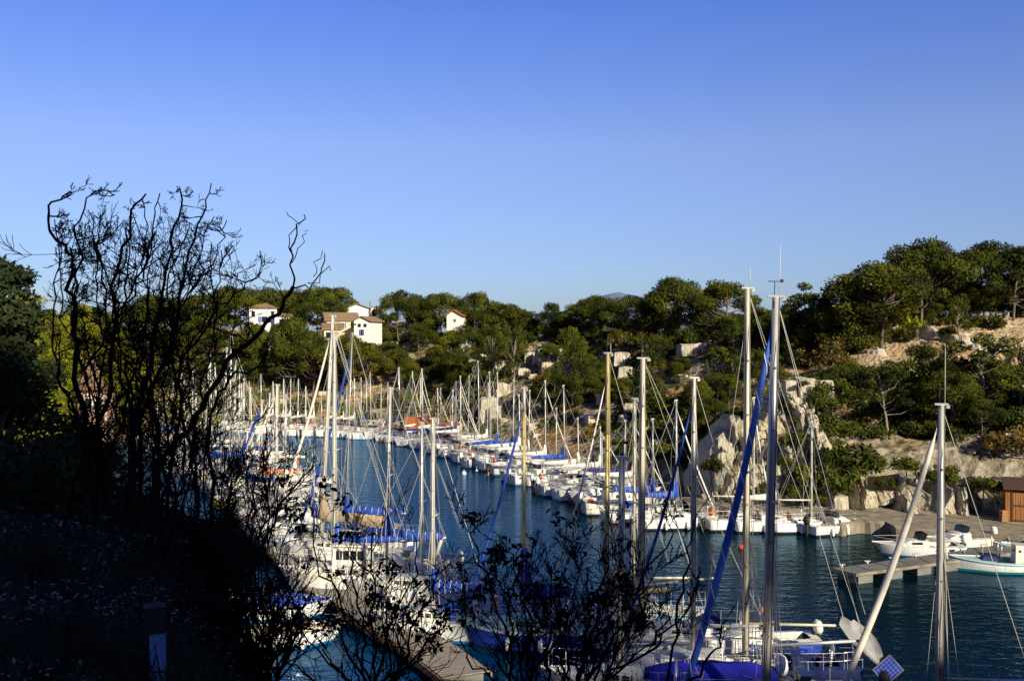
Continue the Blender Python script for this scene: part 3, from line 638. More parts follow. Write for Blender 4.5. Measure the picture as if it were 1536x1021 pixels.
for k in range(24):
    X = 1275+15*k+TR.uniform(-6, 6); d = TR.uniform(99, 106); x = (X-768)/F*d; plant(TR.choice(['round', 'yshrub' if k % 9 == 4 else 'round']), x, d, h=TR.uniform(2.4, 3.8), label='low pine in the dark undergrowth beneath the tall pines of the right-hand hilltop', group='undergrowth on the right-hand hilltop')
print('TREES', TCOUNT, n1, n2, n3)
# low scrub carpet between the trees: nobody could count it
rs_ = np.random.RandomState(4); pts = []
N = 26000
Xs = rs_.uniform(40, 1640, N*3); ds = 66+rs_.rand(N*3)*100; xs = (Xs-768)/F*ds
df = dpoly(xs, ds, far_shore); dn = dpoly(xs, ds, near_shore); ok = (~inside(xs, ds)) & (df < 45) & (dn > df) & (df > 1.0) & ~((xs/ds > 0.31) & (df < 8.5)) & (fbm(xs*0.22, ds*0.22, 3, 3) > 0.05)
zz = ground(xs, ds); Yp = 510.5-(zz-H0)/ds*F
ok &= ~((Xs > 1290) & (Yp > 470) & (Yp < 545) & (fbm(xs*0.3, ds*0.3, 8, 2) < 0.45)) & ~((Xs > 1052) & (Xs < 1250) & (Yp > 560) & (ds < 72))
idx = np.where(ok)[0][:N]; c = np.stack([xs[idx], ds[idx], zz[idx]], 1)
u = rs_.normal(size=(len(c), 7, 3)); p = c[:, None, :]+u*np.array([0.28, 0.28, 0.12])+np.array([0, 0, 0.15]); p = p.reshape(-1, 3)
a = rs_.normal(size=p.shape)*0.5; a[:, 2] += 0.8; a /= np.linalg.norm(a, axis=1, keepdims=True); b = np.cross(a, rs_.normal(size=p.shape)); b /= np.linalg.norm(b, axis=1, keepdims=True)
L = 0.16+0.2*rs_.rand(len(p), 1); Vv = np.stack([p-b*L*.2, p+b*L*.2, p+a*L+b*L*.25, p+a*L-b*L*.25], 1).reshape(-1, 3)
tag(np_mesh('ground_scrub', Vv, np.arange(len(Vv)).reshape(-1, 4), 'shrub_leaf'), 'low dark scrub covering the ground between the pines', 'scrub', kind='stuff')

# ---------------------------------------------------------------- quay, pontoons, buildings
def slab(mb, pts, z0, z1, mi=0):
    mb.prism([(p[0], p[1], z0) for p in pts], (0, 0, z1-z0), mi)
qb = MB()
zq = 0.75
def G(X, Y, z=zq): d = (H0-z)*F/(Y-510.5); return Vector(((X-768)/F*d, d, z))
def dense(pts, n=6):
    r = []
    for a, b in zip(pts[:-1], pts[1:]): r += [a.lerp(b, q/n) for q in range(n)]
    return r+[pts[-1]]
front = [G(1040, 764), G(1100, 765), G(1225, 768), G(1240, 783), G(1262, 785), G(1290, 781), G(1336, 784), G(1344, 790), G(1430, 797), G(1536, 808), G(1640, 818)]
rsq = random.Random(3)
fr = [p+Vector((0, rsq.uniform(-.12, .12), 0)) for p in dense(front, 6)]
bk = [Vector((p.x, 71, p.z)) for p in fr]
n = len(fr); vs = []
for a, b in zip(fr, bk): vs += [(a.x, a.y-0.15, -1), (a.x, a.y, zq-0.1), (a.x, a.y+0.25, zq+rsq.uniform(-.02, .02)), (b.x, b.y, zq+0.1)]
fs = []
for q in range(n-1):
    for k in range(3): fs.append((q*4+k, q*4+4+k, q*4+5+k, q*4+k+1))
qb.add(vs, fs); tag(qb.build('quay', 'concrete'), kind='structure')
# concrete pontoon at the right
t = thing('floating_pontoon', 'grey floating pontoon with concrete blocks reaching out from the right-hand quay', 'pontoon')
za = 0.55
a0, a1, b0, b1 = G(1248, 852, za), G(1283, 860, za), G(1640, 797, za), G(1640, 812, za)
mb = MB(); L = (b0-a0); ns = 14
for q in range(ns):
    u, v = q/ns+0.002, (q+1)/ns-0.002
    mb.prism([a0.lerp(b0, u), a1.lerp(b1, u), a1.lerp(b1, v), a0.lerp(b0, v)], (0, 0, -0.16))
mb.build('deck', 'concrete_grey', t)
for q in range(9):
    mb = MB(); u, v = q/9+0.012, q/9+0.07
    p = [a0.lerp(b0, u), a1.lerp(b1, u), a1.lerp(b1, v), a0.lerp(b0, v)]; c = sum(p, Vector())/4; p = [c+(w-c)*0.92 for w in p]
    mb.prism([(w.x, w.y, -0.3) for w in p], (0, 0, 0.68)); mb.build('float', 'concrete_grey', t)
for q in range(12):
    w = a0.lerp(b0, 0.03+q/12); mb = MB(); mb.tube([w+Vector((0, -0.1, 0)), w+Vector((0, -0.1, 0.14))], 0.07, 6); mb.box(w+Vector((0, -0.1, 0.16)), (0.3, 0.1, 0.06)); mb.build('mooring_cleat', 'steel', t)
mb = MB(); 
for q in range(1): mb.prism([a1.lerp(b1, 0.0)+Vector((0, -0.03, 0.02)), a1.lerp(b1, 1)+Vector((0, -0.03, 0.02)), a1.lerp(b1, 1)+Vector((0, -0.09, 0.02)), a1+Vector((0, -0.09, 0.02))], (0, 0, -0.14))
mb.build('edge_rail', 'concrete', t)
# left pontoon, boats lie on its right side
LP = [Wp(700, 1032), Wp(640, 985), Wp(500, 905), Wp(400, 812), Wp(340, 742), Wp(312, 704)]
t = thing('wooden_pontoon', 'long tan plank pontoon running from the bottom of the frame along the left bank', 'pontoon')
for a, b in zip(LP[:-1], LP[1:]):
    dr = (b-a).normalized(); nrm = Vector((-dr.y, dr.x, 0)); z = Vector((0, 0, 0.5)); mb = MB(); m = int((b-a).length/0.22)
    for q in range(m):
        c = a+dr*(q*0.22+0.1)+z; mb.prism([c-dr*0.1+nrm*0.9, c-dr*0.1-nrm*0.9, c+dr*0.1-nrm*0.9, c+dr*0.1+nrm*0.9], (0, 0, -0.05))
    mb.build('planks', 'dock_tan', t)
    mb = MB()
    for s_ in (-0.92, 0.92): mb.prism([a+nrm*s_+Vector((0, 0, .46)), b+nrm*s_+Vector((0, 0, .46)), b+nrm*(s_*1.06)+Vector((0, 0, .46)), a+nrm*(s_*1.06)+Vector((0, 0, .46))], (0, 0, -0.25))
    mb.build('side_beam', 'teak', t)
    mb = MB()
    for q in range(int((b-a).length/3)+1): mb.box(a+dr*(q*3+1)+Vector((0, 0, 0)), (1.5, 1.5, 0.7), math.atan2(dr.y, dr.x))
    mb.build('float', 'concrete_grey', t)
# far row pontoon: beyond the sterns
ROWP = [(330, 648), (360, 649.5), (450, 655), (560, 660), (640, 677), (700, 701), (760, 723), (800, 738), (870, 763), (905, 772), (1010, 776), (1262, 782)]
def rowY(X): return float(np.interp(X, [p[0] for p in ROWP], [p[1] for p in ROWP]))
def rowH(X): return float(np.interp(X, [330, 450, 560, 640, 700, 800, 950, 1300], [88, 84, 74, 52, 36, 24, 12, 6]))
pr = []
for X, Y in ROWP[1:10]:
    p = Wp(X, Y); a = R(rowH(X)); pr.append(p+Vector((math.cos(a), math.sin(a), 0))*8.2)
t = thing('shore_pontoon', 'long low pontoon behind the far row of white boats', 'pontoon')
mb = MB()
for a, b in zip(pr[:-1], pr[1:]):
    dr = (b-a).normalized(); nrm = Vector((-dr.y, dr.x, 0)); z = Vector((0, 0, 0.5)); mb.prism([a-nrm*0.8+z, b-nrm*0.8+z, b+nrm*0.8+z, a+nrm*0.8+z], (0, 0, -0.2))
mb.build('deck', 'dock_wood', t)
mb = MB()
for a, b in zip(pr[:-1], pr[1:]):
    for q in range(4): mb.tube([a.lerp(b, q/4)+Vector((0, 0, -.5)), a.lerp(b, q/4)+Vector((0, 0, 1.3))], 0.09, 6)
mb.build('piles', 'dark_wood', t)
# wooden shed on the quay
def wallbox(root, mat, c, size, rz=0, name='wall', z0=None):
    mb = MB(); mb.box(c, size, rz); return mb.build(name, mat, root)
dS = 61.9; p0 = P(1508, 782, dS); p1 = P(1608, 784, dS); top = P(1504, 733, dS).z; zb = 0.8
t = thing('wooden_shed', 'brown plank shed with a framed door standing on the quay at the right edge', 'shed', (p0.x, dS, zb), R(-24))
w = p1.x-p0.x; h = top-zb
mb = MB(); mb.box((w/2, 1.6, h/2), (w, 3.2, h)); 
for q in range(int(w/0.14)): mb.box((0.07+q*0.14, -0.012, h/2), (0.11, 0.024, h-0.1))
mb.build('wall', 'shed_wood', t)
mb = MB(); mb.prism([(-0.12, -0.3, h+0.02), (w+0.3, -0.35, h+0.02), (w+0.3, 3.5, h+0.25), (-0.12, 3.5, h+0.25)], (0, 0, 0.1)); mb.build('roof', 'dark_wood', t)
mb = MB()
for x_, z_, sx, sz in ((0.38, 0.95, 0.09, 1.9), (1.25, 0.95, 0.09, 1.9), (0.815, 1.86, 0.78, 0.09), (0.815, 1.0, 0.78, 0.09), (0.815, 0.08, 0.78, 0.09)): mb.box((x_, -0.05, z_), (sx, 0.05, sz))
mb.build('door', 'dark_wood', t)
mb = MB()
for q in range(4): mb.box((-0.22, 0.0+q*0.0, 0.1+q*0.17), (0.36, 0.4, 0.15), 0.03*q)
tag(mb.build('crate_stack', 'teak'), 'rusty brown box standing beside the wooden shed', 'box'); bpy.data.objects['crate_stack'].location = (p0.x-0.0, dS-0.2, zb)
# houses
def house(name, label, X0, X1, Yt, Yb, d, mat, roofm, wins, rz=0.15, roof='gable', depth=6, extra=None, zb=None, ridge=0.9, door=None):
    a = P(X0, Yb, d); b = P(X1, Yt, d); w = b.x-a.x; h = b.z-a.z
    root = thing(name, label, 'house' if name != 'clubhouse' else 'clubhouse', (a.x, d, a.z), rz)
    mb = MB(); ex = max(0.3, a.z-gz((a.x+b.x)/2, d)+0.3); mb.box((w/2, depth/2, h/2-ex/2), (w, depth, h+ex)); wl = mb.build('wall', mat, root)
    mb = MB(); e = 0.35
    if roof == 'gable':      # ridge along x
        vs = [(-e, -e, h), (w+e, -e, h), (w+e, depth/2, h+ridge), (-e, depth/2, h+ridge), (-e, depth+e, h), (w+e, depth+e, h)]; vs += [(x, y, z-0.12) for x, y, z in vs]
        mb.add(vs, [(0, 1, 2, 3), (3, 2, 5, 4), (7, 6, 9, 8), (8, 9, 10, 11), (0, 6, 7, 1), (4, 5, 11, 10), (0, 3, 9, 6), (3, 4, 10, 9), (1, 7, 8, 2), (2, 8, 11, 5)])
        gm = MB(); 
        for x in (0.002, w-0.002): gm.poly([(x, 0, h), (x, depth, h), (x, depth/2, h+ridge-0.12)] if x > 1 else [(x, 0, h), (x, depth/2, h+ridge-0.12), (x, depth, h)])
        gm.build('gable', mat, root)
    elif roof == 'front':     # gable faces the camera
        vs = [(-e, -e, h), (w/2, -e, h+ridge), (w+e, -e, h), (-e, depth+e, h), (w/2, depth+e, h+ridge), (w+e, depth+e, h)]; vs += [(x, y, z-0.12) for x, y, z in vs]
        mb.add(vs, [(0, 1, 4, 3), (1, 2, 5, 4), (6, 9, 10, 7), (7, 10, 11, 8), (0, 6, 7, 1), (1, 7, 8, 2), (0, 3, 9, 6), (2, 8, 11, 5), (3, 4, 10, 9), (4, 5, 11, 10)])
        gm = MB(); gm.poly([(0, 0.002, h), (w, 0.002, h), (w/2, 0.002, h+ridge-0.12)]); gm.build('gable', mat, root)
    elif roof == 'shed':
        vs = [(-e, -e, h-0.1), (w+e, -e, h-0.1), (w+e, depth+e, h+ridge), (-e, depth+e, h+ridge)]; mb.prism(vs, (0, 0, 0.14))
    elif roof == 'flat':
        mb.box((w/2, depth/2, h+0.08), (w+0.3, depth+0.3, 0.16))
    elif roof == 'hip':
        k = min(w, depth)*0.42
        vs = [(-e, -e, h), (w+e, -e, h), (w+e, depth+e, h), (-e, depth+e, h), (k, depth/2, h+ridge), (w-k, depth/2, h+ridge)]
        mb.add(vs, [(0, 1, 5, 4), (1, 2, 5), (2, 3, 4, 5), (3, 0, 4), (3, 2, 1, 0)])
    mb.build('roof', roofm, root)
    for wd in wins:
        (fx, fz, ww, wh, m) = wd; f = MB(); fr = 0.06
        cx_, cz_ = fx*w, fz*h
        f.box((cx_, -0.015, cz_), (ww+0.16, 0.05, wh+0.16)); fo = f.build('window', 'stucco_white', root)
        g = MB(); g.box((cx_, -0.05, cz_), (ww, 0.03, wh)); g.build('pane', 'window_dark', fo)
        if m:
            g = MB()
            for s_ in (-1, 1): g.box((cx_+s_*(ww*0.75+0.05), -0.045, cz_), (ww*0.5, 0.05, wh))
            g.build('shutters', m, fo)
    return root, w, h
dV = 153
house('villa', 'cream villa wing with brown tiled roof and blue shutters on the ridge', 490, 537, 480, 508, dV, 'stucco_cream', 'roof_brown', [(0.14, 0.72, 0.55, 0.8, 'shutter_blue'), (0.5, 0.72, 0.5, 0.8, 'shutter_blue'), (0.82, 0.75, 0.6, 0.9, None), (0.8, 0.3, 0.4, 0.5, None)], 0.28, 'gable', 6, ridge=1.3)
house('villa', 'white gabled front of the big house with a small blue door', 531, 556, 481, 506, dV-2.5, 'stucco_white', 'roof_brown', [(0.35, 0.72, 0.5, 0.5, None), (0.72, 0.72, 0.5, 0.5, None), (0.5, 0.3, 0.35, 0.9, 'shutter_blue')], -0.25, 'front', 5, ridge=0.75)
house('villa', 'white upper storey with tiled roof rising behind the big cream house', 517, 553, 462, 490, dV+7, 'stucco_white', 'roof_brown', [(0.3, 0.6, 0.6, 0.6, None)], 0.1, 'front', 6, ridge=0.8)
house('annex', 'low cream annex with a lean-to tiled roof at the foot of the big house', 486, 512, 493, 512, dV-4, 'stucco_cream', 'roof_brown', [(0.3, 0.5, 1.0, 0.9, None)], 0.2, 'shed', 3, ridge=0.8)
house('white_house', 'square white house with small dark windows among pines, left of the big villa', 374, 414, 462, 490, dV+2, 'stucco_white', 'roof_brown', [(0.15, 0.68, 0.5, 0.9, None), (0.55, 0.4, 0.9, 0.9, 'shutter_blue'), (0.85, 0.68, 0.5, 0.9, None)], 0.2, 'hip', 6, ridge=0.9)
house('white_house', 'low white extension right of the square white house', 412, 434, 473, 492, dV+1, 'stucco_white', 'roof_brown', [(0.5, 0.5, 0.9, 0.8, None)], 0.2, 'shed', 5, ridge=0.4)
house('white_house', 'flat-roofed white block right of the big villa', 556, 572, 461, 486, dV+9, 'stucco_white', 'concrete_grey', [(0.3, 0.65, 0.6, 1.1, None)], 0.0, 'flat', 5)
house('gabled_house', 'white gabled house with orange tiles half hidden by pines on the ridge', 670, 694, 473, 492, 152, 'stucco_white', 'roof_orange', [(0.55, 0.6, 0.3, 0.4, None)], -0.3, 'front', 7, ridge=0.9)
r_, w_, h_ = house('clubhouse', 'waterside clubhouse with a low orange tiled roof and blue front behind the boats', 610, 654, 641, 662, 114, 'shutter_blue', 'roof_orange', [(0.1, 0.4, 0.4, 0.9, None), (0.35, 0.4, 0.4, 0.9, None)], 0.08, 'gable', 4.5, ridge=1.05)
r2, w2, h2 = house('clubhouse', 'white gabled end of the waterside clubhouse with a dark doorway', 652, 674, 641, 662, 113.4, 'stucco_pink', 'roof_orange', [(0.25, 0.42, 0.5, 1.0, None)], -0.35, 'front', 4, ridge=0.55)
mb = MB(); mb.poly([(0.0, -0.05, h2-0.25), (w2, -0.05, h2-0.25), (w2+.3, -0.05, h2), (w2/2, -0.05, h2+0.5), (-0.3, -0.05, h2)]); mb.build('white_gable', 'stucco_white', r2)
house('pink_house', 'pinkish house with a steep pointed roof seen through the bare shrub at left', 121, 158, 585, 625, 98, 'stucco_pink', 'roof_tile', [(0.7, 0.5, 0.6, 1.0, None), (0.3, 0.5, 0.6, 1.0, None)], 0.2, 'hip', 4, ridge=0.3)
aa = P(133, 590, 99)
t = thing('tower_house', 'small tower with a tall conical orange tiled roof behind the bare shrub', 'tower', (aa.x, 99.5, aa.z))
mb = MB(); mb.tube([(0, 0, -5), (0, 0, 0.3)], 1.35, 12, smooth=True); mb.build('wall', 'stucco_pink', t)
mb = MB(); mb.tube([(0, 0, 0.2), (0, 0, 4.1)], [1.7, 0.05], 12); mb.build('roof', 'roof_brown', t)
# terrace walls
def hit(X, Y):
    dd = np.arange(66, 175, 0.25); xx = (X-768)/F*dd; zz = ground(xx, dd); ry = H0-(Y-510.5)/F*dd; ok = np.where((zz > ry) & (zz > 0.2))[0]
    i = ok[0] if len(ok) else np.argmin(np.abs(zz-ry)); return Vector((xx[i], dd[i], zz[i]))
def wall(label, pts, h, m='stone_wall', th=0.5):
    mb = MB()
    pts = [hit(*PX(p)) for p in pts]
    for a, b in zip(pts[:-1], pts[1:]):
        a = Vector(a); b = Vector(b); dr = (b-a).normalized(); nr = Vector((-dr.y, dr.x, 0))*th; n = max(1, int((b-a).length/1.2))
        for q in range(n):
            u = a.lerp(b, q/n); v = a.lerp(b, (q+1)/n); zz = Vector((0, 0, h+0.08*math.sin(q*3.1))); dn_ = Vector((0, 0, -2.5))
            mb.prism([u+dn_, v+dn_, v+dn_+nr, u+dn_+nr], zz-dn_)
    return tag(mb.build('terrace_wall', m), label, 'wall')
wall('ochre stone terrace wall on the slope below the square white house', [P(400, 545, 150), P(424, 545, 150)], 1.9, 'stucco_cream')
wall('pale retaining wall directly under the square white house', [P(402, 496, 155), P(426, 494, 155)], 0.9)
wall('dark dry-stone wall along the plateau right of the yellow mast', [P(1012, 530, 97), P(1040, 528, 98), P(1072, 520, 99)], 0.7, 'stone_wall')
wall('small stone hut wall on the slope under the half-hidden gabled house', [P(687, 505, 128), P(696, 505, 128)], 0.8, 'stucco_cream')
wall('thin dark garden wall right of the stone hut wall', [P(698, 500, 129), P(728, 499, 129)], 0.25, 'stone_wall')
for X, Y0, Y1, d, lb in ((555, 486, 452, 150, 'thin dark pole standing beside the big villa'), (768, 492, 478, 130, 'short thin pole between pines right of the gabled house'), (1027, 518, 494, 104, 'pale wooden pole standing on the plateau above the dry-stone wall')):
    a = hit(X, Y0); b = P(X, Y1, a.y); mb = MB(); mb.tube([a-Vector((0, 0, 1)), b], [0.09, 0.06], 6); mb.box(b-Vector((0, 0, 0.15)), (0.3, 0.05, 0.05))
    tag(mb.build('utility_pole', 'pale_bark' if X > 1000 else 'dark_wood'), lb, 'pole')

# ---------------------------------------------------------------- boats (bow along local +x, origin on the waterline)
def hullfn(L, B, fb, stern=0.72, sheer=0.22, rake=0.10, full=0.55):
    def hb(t): return B/2*((stern+(1-stern)*math.sin(PI/2*min(1, t/full))) if t < full else max(0.012, math.cos((t-full)/(1-full)*PI/2)**0.75))
    def zs(t): return fb*(1+sheer*((t-0.35)/0.65)**2)
    return hb, zs
def build_hull(root, L, B, fb, stern, sheer, rake, mats, n=15, cockpit=(0.08, 0.36), deck='white_deck', full=0.55, rub=None):
    hb, zs = hullfn(L, B, fb, stern, sheer, rake, full); mb = MB(); rows = []
    for i in range(n):
        t = i/(n-1); b = hb(t); z = zs(t); row = []
        for (fy, fz) in ((1, 1), (0.995, 0.86), (0.97, 0.5), (0.90, None), (0.84, 0.0), (0.55, -0.25), (0.02, -0.42)):
            zz = 0.13 if fz is None else (fz*z if fz > 0 else fz)
            k = 1-max(0, (z-zz)/z)*1.0
            x = -L/2+L*t-rake*L*max(0, (t-0.55)/0.45)**1.5*(1-k)-(-0.02*L*(1-t)*(1-k) if t < .1 else 0)
            pinch = 1-(1-k)*0.45*max(0, (t-0.6)/0.4)
            row.append((x, b*fy*pinch, zz))
        rows.append(row)
    m = 7; vs = []; mis = []
    for row in rows: vs += row+[(x, -y, z) for x, y, z in row]
    fs = []; ms = []
    for i in range(n-1):
        for k in range(m-1):
            mi = 2 if k == 0 else (0 if k in (1, 2) else 1)
            a = i*2*m+k; fs.append((a, a+1, a+2*m+1, a+2*m)); ms.append(mi)
            a += m; fs.append((a, a+2*m, a+2*m+1, a+1)); ms.append(mi)
    b0 = len(mb.v); mb.v += vs; mb.f += fs; mb.m += ms; mb.sm += [True]*len(fs)
    for k in range(m-1): mb.f.append((k, m+k, m+k+1, k+1)); mb.m.append(0 if k < 3 else 1); mb.sm.append(False)
    mb.build('hull', [mats[0], mats[1], rub or mats[0]], root)
    dk = MB(); prev = None
    for i in range(n):
        t = i/(n-1); b = hb(t)*0.985; z = zs(t)-0.015; x = -L/2+L*t; cw = b*0.62 if cockpit and cockpit[0] <= t <= cockpit[1]+1e-6 else 0
        cur = (x, b, z, cw)
        if prev:
            px, pb, pz, pc = prev; c = min(cw, pc)
            if c > 0:
                for s_ in (1, -1):
                    q = [(px, s_*pb, pz), (x, s_*b, z), (x, s_*c, z+0.05), (px, s_*c, pz+0.05)]; dk.add(q, [(0, 1, 2, 3) if s_ < 0 else (3, 2, 1, 0)])
                    q = [(px, s_*c, pz+0.05), (x, s_*c, z+0.05), (x, s_*c, z-0.4), (px, s_*c, pz-0.4)]; dk.add(q, [(0, 1, 2, 3)])
                dk.add([(px, -c, pz-0.4), (x, -c, z-0.4), (x, c, z-0.4), (px, c, pz-0.4)], [(0, 1, 2, 3)])
                if pc == 0: dk.add([(px, -c, pz+.05), (px, c, pz+.05), (px, c, pz-.4), (px, -c, pz-.4)], [(0, 1, 2, 3)])
            else:
                if pc > 0: dk.add([(px, -pc, pz+.05), (px, pc, pz+.05), (px, pc, pz-.4), (px, -pc, pz-.4)], [(0, 1, 2, 3)])
                dk.add([(px, -pb, pz), (x, -b, z), (x, 0, z+0.06), (px, 0, pz+0.06)], [(0, 1, 2, 3)]); dk.add([(px, 0, pz+0.06), (x, 0, z+0.06), (x, b, z), (px, pb, pz)], [(0, 1, 2, 3)])
        prev = cur
    dk.build('deck', deck, root)
    return hb, zs
def cabin(root, L, hb, zs, t0, t1, h, mat, k=0.62, wins=True, slope=0.6, name='cabin', win='window_dark', nwin=3, top=None):
    mb = MB(); n = 7; vs = []; W = []
    for i in range(n):
        t = t0+(t1-t0)*i/(n-1); x = -L/2+L*t; z = zs(t); b = min(hb(t)*k, hb(t)-0.12) if hb(t) > 0.3 else hb(t)*0.5; u = i/(n-1)
        hh = h*(1-slope*max(0, (u-0.55)/0.45)**1.2)
        vs += [(x, b, z-0.05), (x-0.0, b*0.93, z+hh*0.85), (x, b*0.6, z+hh), (x, 0, z+hh*1.06), (x, -b*0.6, z+hh), (x, -b*0.93, z+hh*0.85), (x, -b, z-0.05)]; W.append((x, b, z, hh))
    fs = [(i*7+k, i*7+k+1, i*7+k+8, i*7+k+7) for i in range(n-1) for k in range(6)]
    fs += [(6, 5, 4, 3, 2, 1, 0), tuple((n-1)*7+k for k in range(7))]
    mb.add(vs, fs, 0, False); cb_ = mb.build(name, mat, root)
    if wins:
        for s_ in (1, -1):
            for q in range(nwin):
                a = W[1+q*4//nwin] if nwin > 1 else W[1]; b = W[min(n-2, 2+q*4//nwin)] if nwin > 1 else W[4]
                def pt(Wi, fx, fz, x=None): return (Wi[0]+fx, s_*(Wi[1]*(1-0.075*fz)+0.012), Wi[2]+Wi[3]*fz*0.85)
                mw = MB(); g = (b[0]-a[0])*0.12
                mw.poly([pt(a, g, 0.35), pt(b, -g, 0.35), pt(b, -g, 0.8), pt(a, g, 0.8)]); mw.build('window', win, cb_)
    return cb_
def fittings(root, L, B, hb, zs, rails=True, stern_rail=True, r=0.014, fine=True):
    mb = MB()
    def P3(t, s_, h): return (-L/2+L*t, s_*hb(t)*0.95, zs(t)+h)
    if rails:
        for s_ in (1, -1):
            for t in (0.86, 0.72, 0.55, 0.4, 0.25, 0.1): mb.tube([P3(t, s_, 0), P3(t, s_, 0.58)], r, 4, caps=False)
            for h in ((0.58, 0.3) if fine else (0.58,)): mb.tube([P3(t, s_, h) for t in (0.86, 0.72, 0.55, 0.4, 0.25, 0.1)], r*0.6, 3, caps=False)
    mb.tube([P3(0.86, 1, 0), P3(0.86, 1, 0.58), P3(0.93, 1, 0.6), (L/2+0.02, 0, zs(1)+0.62), P3(0.93, -1, 0.6), P3(0.86, -1, 0.58), P3(0.86, -1, 0)], r*1.3, 5, caps=False)
    for s_ in (1, -1): mb.tube([P3(0.94, s_, 0), P3(0.94, s_, 0.6)], r, 4, caps=False)
    if stern_rail:
        for h in (0.6, 0.32): mb.tube([P3(0.12, 1, h), P3(0.0, 1, h), P3(0.0, -1, h), P3(0.12, -1, h)], r*1.2, 5, caps=False)
        for s_ in (1, -1):
            mb.tube([P3(0.12, s_, 0), P3(0.12, s_, 0.6)], r, 4, caps=False); mb.tube([P3(0.0, s_*0.9, 0), P3(0.0, s_*0.9, 0.6)], r, 4, caps=False)
    mb.build('railing', 'steel', root)
def rig(root, L, B, hb, zs, tm, H, mast='alloy', r=0.075, cover=None, boomL=None, jib=None, jibr=0.05, lean=0.0, boom_z=0.95, spreaders=1, collar=0.9, wr=0.011, vane=True, antenna=0.0, z0=None, mast2=None, jtop=0.94, boom_up=0.05, coverr=0.16, boom_ang=0.0, mn=10, stripe=False, masthead='alloy'):
    xm = -L/2+L*tm; zd = (z0 if z0 is not None else zs(tm)+0.3)
    top = Vector((xm-lean*H, 0, H)); foot = Vector((xm, 0, zd-0.35))
    mb = MB()
    if mast2:
        m_ = foot.lerp(top, mast2[1]); mb.tube([foot, m_], [r, r*0.95], mn, 0, (0.8, 1.15)); mb.tube([m_, top], [r*0.95, r*0.75], mn, 1, (0.8, 1.15)); mo = mb.build('mast', [mast, mast2[0]], root)
    else:
        mb.tube([foot, foot.lerp(top, 0.6), top], [r, r*0.97, r*0.78], mn, 0, (0.8, 1.15)); mo = mb.build('mast', mast, root)
    mb = MB(); mb.box(top+Vector((0, 0, 0.02)), (r*2.7, r*1.2, 0.06)); mb.box(top+Vector((-r*1.3, 0, -0.05)), (r*0.7, r*0.8, 0.1)); mb.build('masthead', masthead, mo)
    if vane:
        mb = MB(); c = top+Vector((0.05, 0, 0.06)); mb.tube([c, c+Vector((0, 0, 0.42))], 0.012, 4); mb.tube([c+Vector((-0.22, 0, 0.42)), c+Vector((0.2, 0, 0.42))], 0.012, 4)
        mb.box(c+Vector((-0.2, 0, 0.44)), (0.12, 0.012, 0.1)); mb.build('wind_vane', 'rubber_black', mo)
    if antenna:
        mb = MB(); mb.tube([top+Vector((-0.1, 0, 0)), top+Vector((-0.1, 0, antenna))], [0.014, 0.006], 4); mb.build('antenna', 'white_mast', mo)
    if mn > 8:
        mb = MB()
        for (ax, ay, rr_) in ((-0.62, 0.98, 0.10), (0.35, 1.12, 0.07), (-0.62, -0.98, 0.10), (0.35, -1.12, 0.07)):
            o_ = Vector((ax*r, ay*r, 0)); mb.tube([foot+o_+Vector((0, 0, 0.5)), top+o_*0.82], [r*rr_, r*rr_*0.8], 4, caps=False)
        mb.build('halyards', 'dark_stone', mo)
        mb = MB()
        for q in (0.17, 0.24, 0.43, 0.66, 0.81): mb.box(foot.lerp(top, q+0.02*math.sin(H*9+q*40)), (r*0.5, r*2.36, 0.06))
        mb.build('mast_step', 'dark_stone', mo)
    sp = []
    for q in range(spreaders):
        f = (q+1)/(spreaders+1)*1.02; c = foot.lerp(top, f); w = B*0.36*(1-0.15*q); mb = MB()
        for s_ in (1, -1): mb.tube([c, c+Vector((-0.12, s_*w, 0.03))], [r*0.32, r*0.18], 5)
        mb.build('spreader', mast if not mast2 else 'alloy', mo); sp.append((c, w))
    mb = MB(); bow = Vector((L/2-0.05, 0, zs(1)+0.05)); st = Vector((-L/2+0.05, 0, zs(0)+0.05)); jt = foot.lerp(top, jtop)
    for s_ in (1, -1):
        ch = Vector((xm-0.1, s_*hb(tm)*0.95, zs(tm))); pts = [ch]+[c+Vector((-0.12, s_*w, 0.03)) for c, w in sp]+[top]
        mb.tube(pts, wr, 3, caps=False, smooth=False)
        for dx in (0.35, -0.45): mb.tube([ch+Vector((dx, 0, 0)), (sp[0][0] if sp else foot.lerp(top, .6))], wr, 3, caps=False)
    mb.tube([st, top], wr, 3, caps=False)
    if not jib: mb.tube([bow, jt], wr*1.2, 3, caps=False)
    mb.tube([foot+Vector((0.12, 0.08, .5)), top+Vector((0.08, 0.05, 0))], wr*0.8, 3, caps=False)
    bl = boomL or (xm+L/2)*0.82; ba = boom_ang
    bf = Vector((xm-0.08, 0, zd+boom_z)); be = bf+Vector((-math.cos(ba)*bl, math.sin(ba)*bl, boom_up*bl))
    mb.tube([be, top], wr*0.9, 3, caps=False)
    mb.build('rigging', 'wire', root)
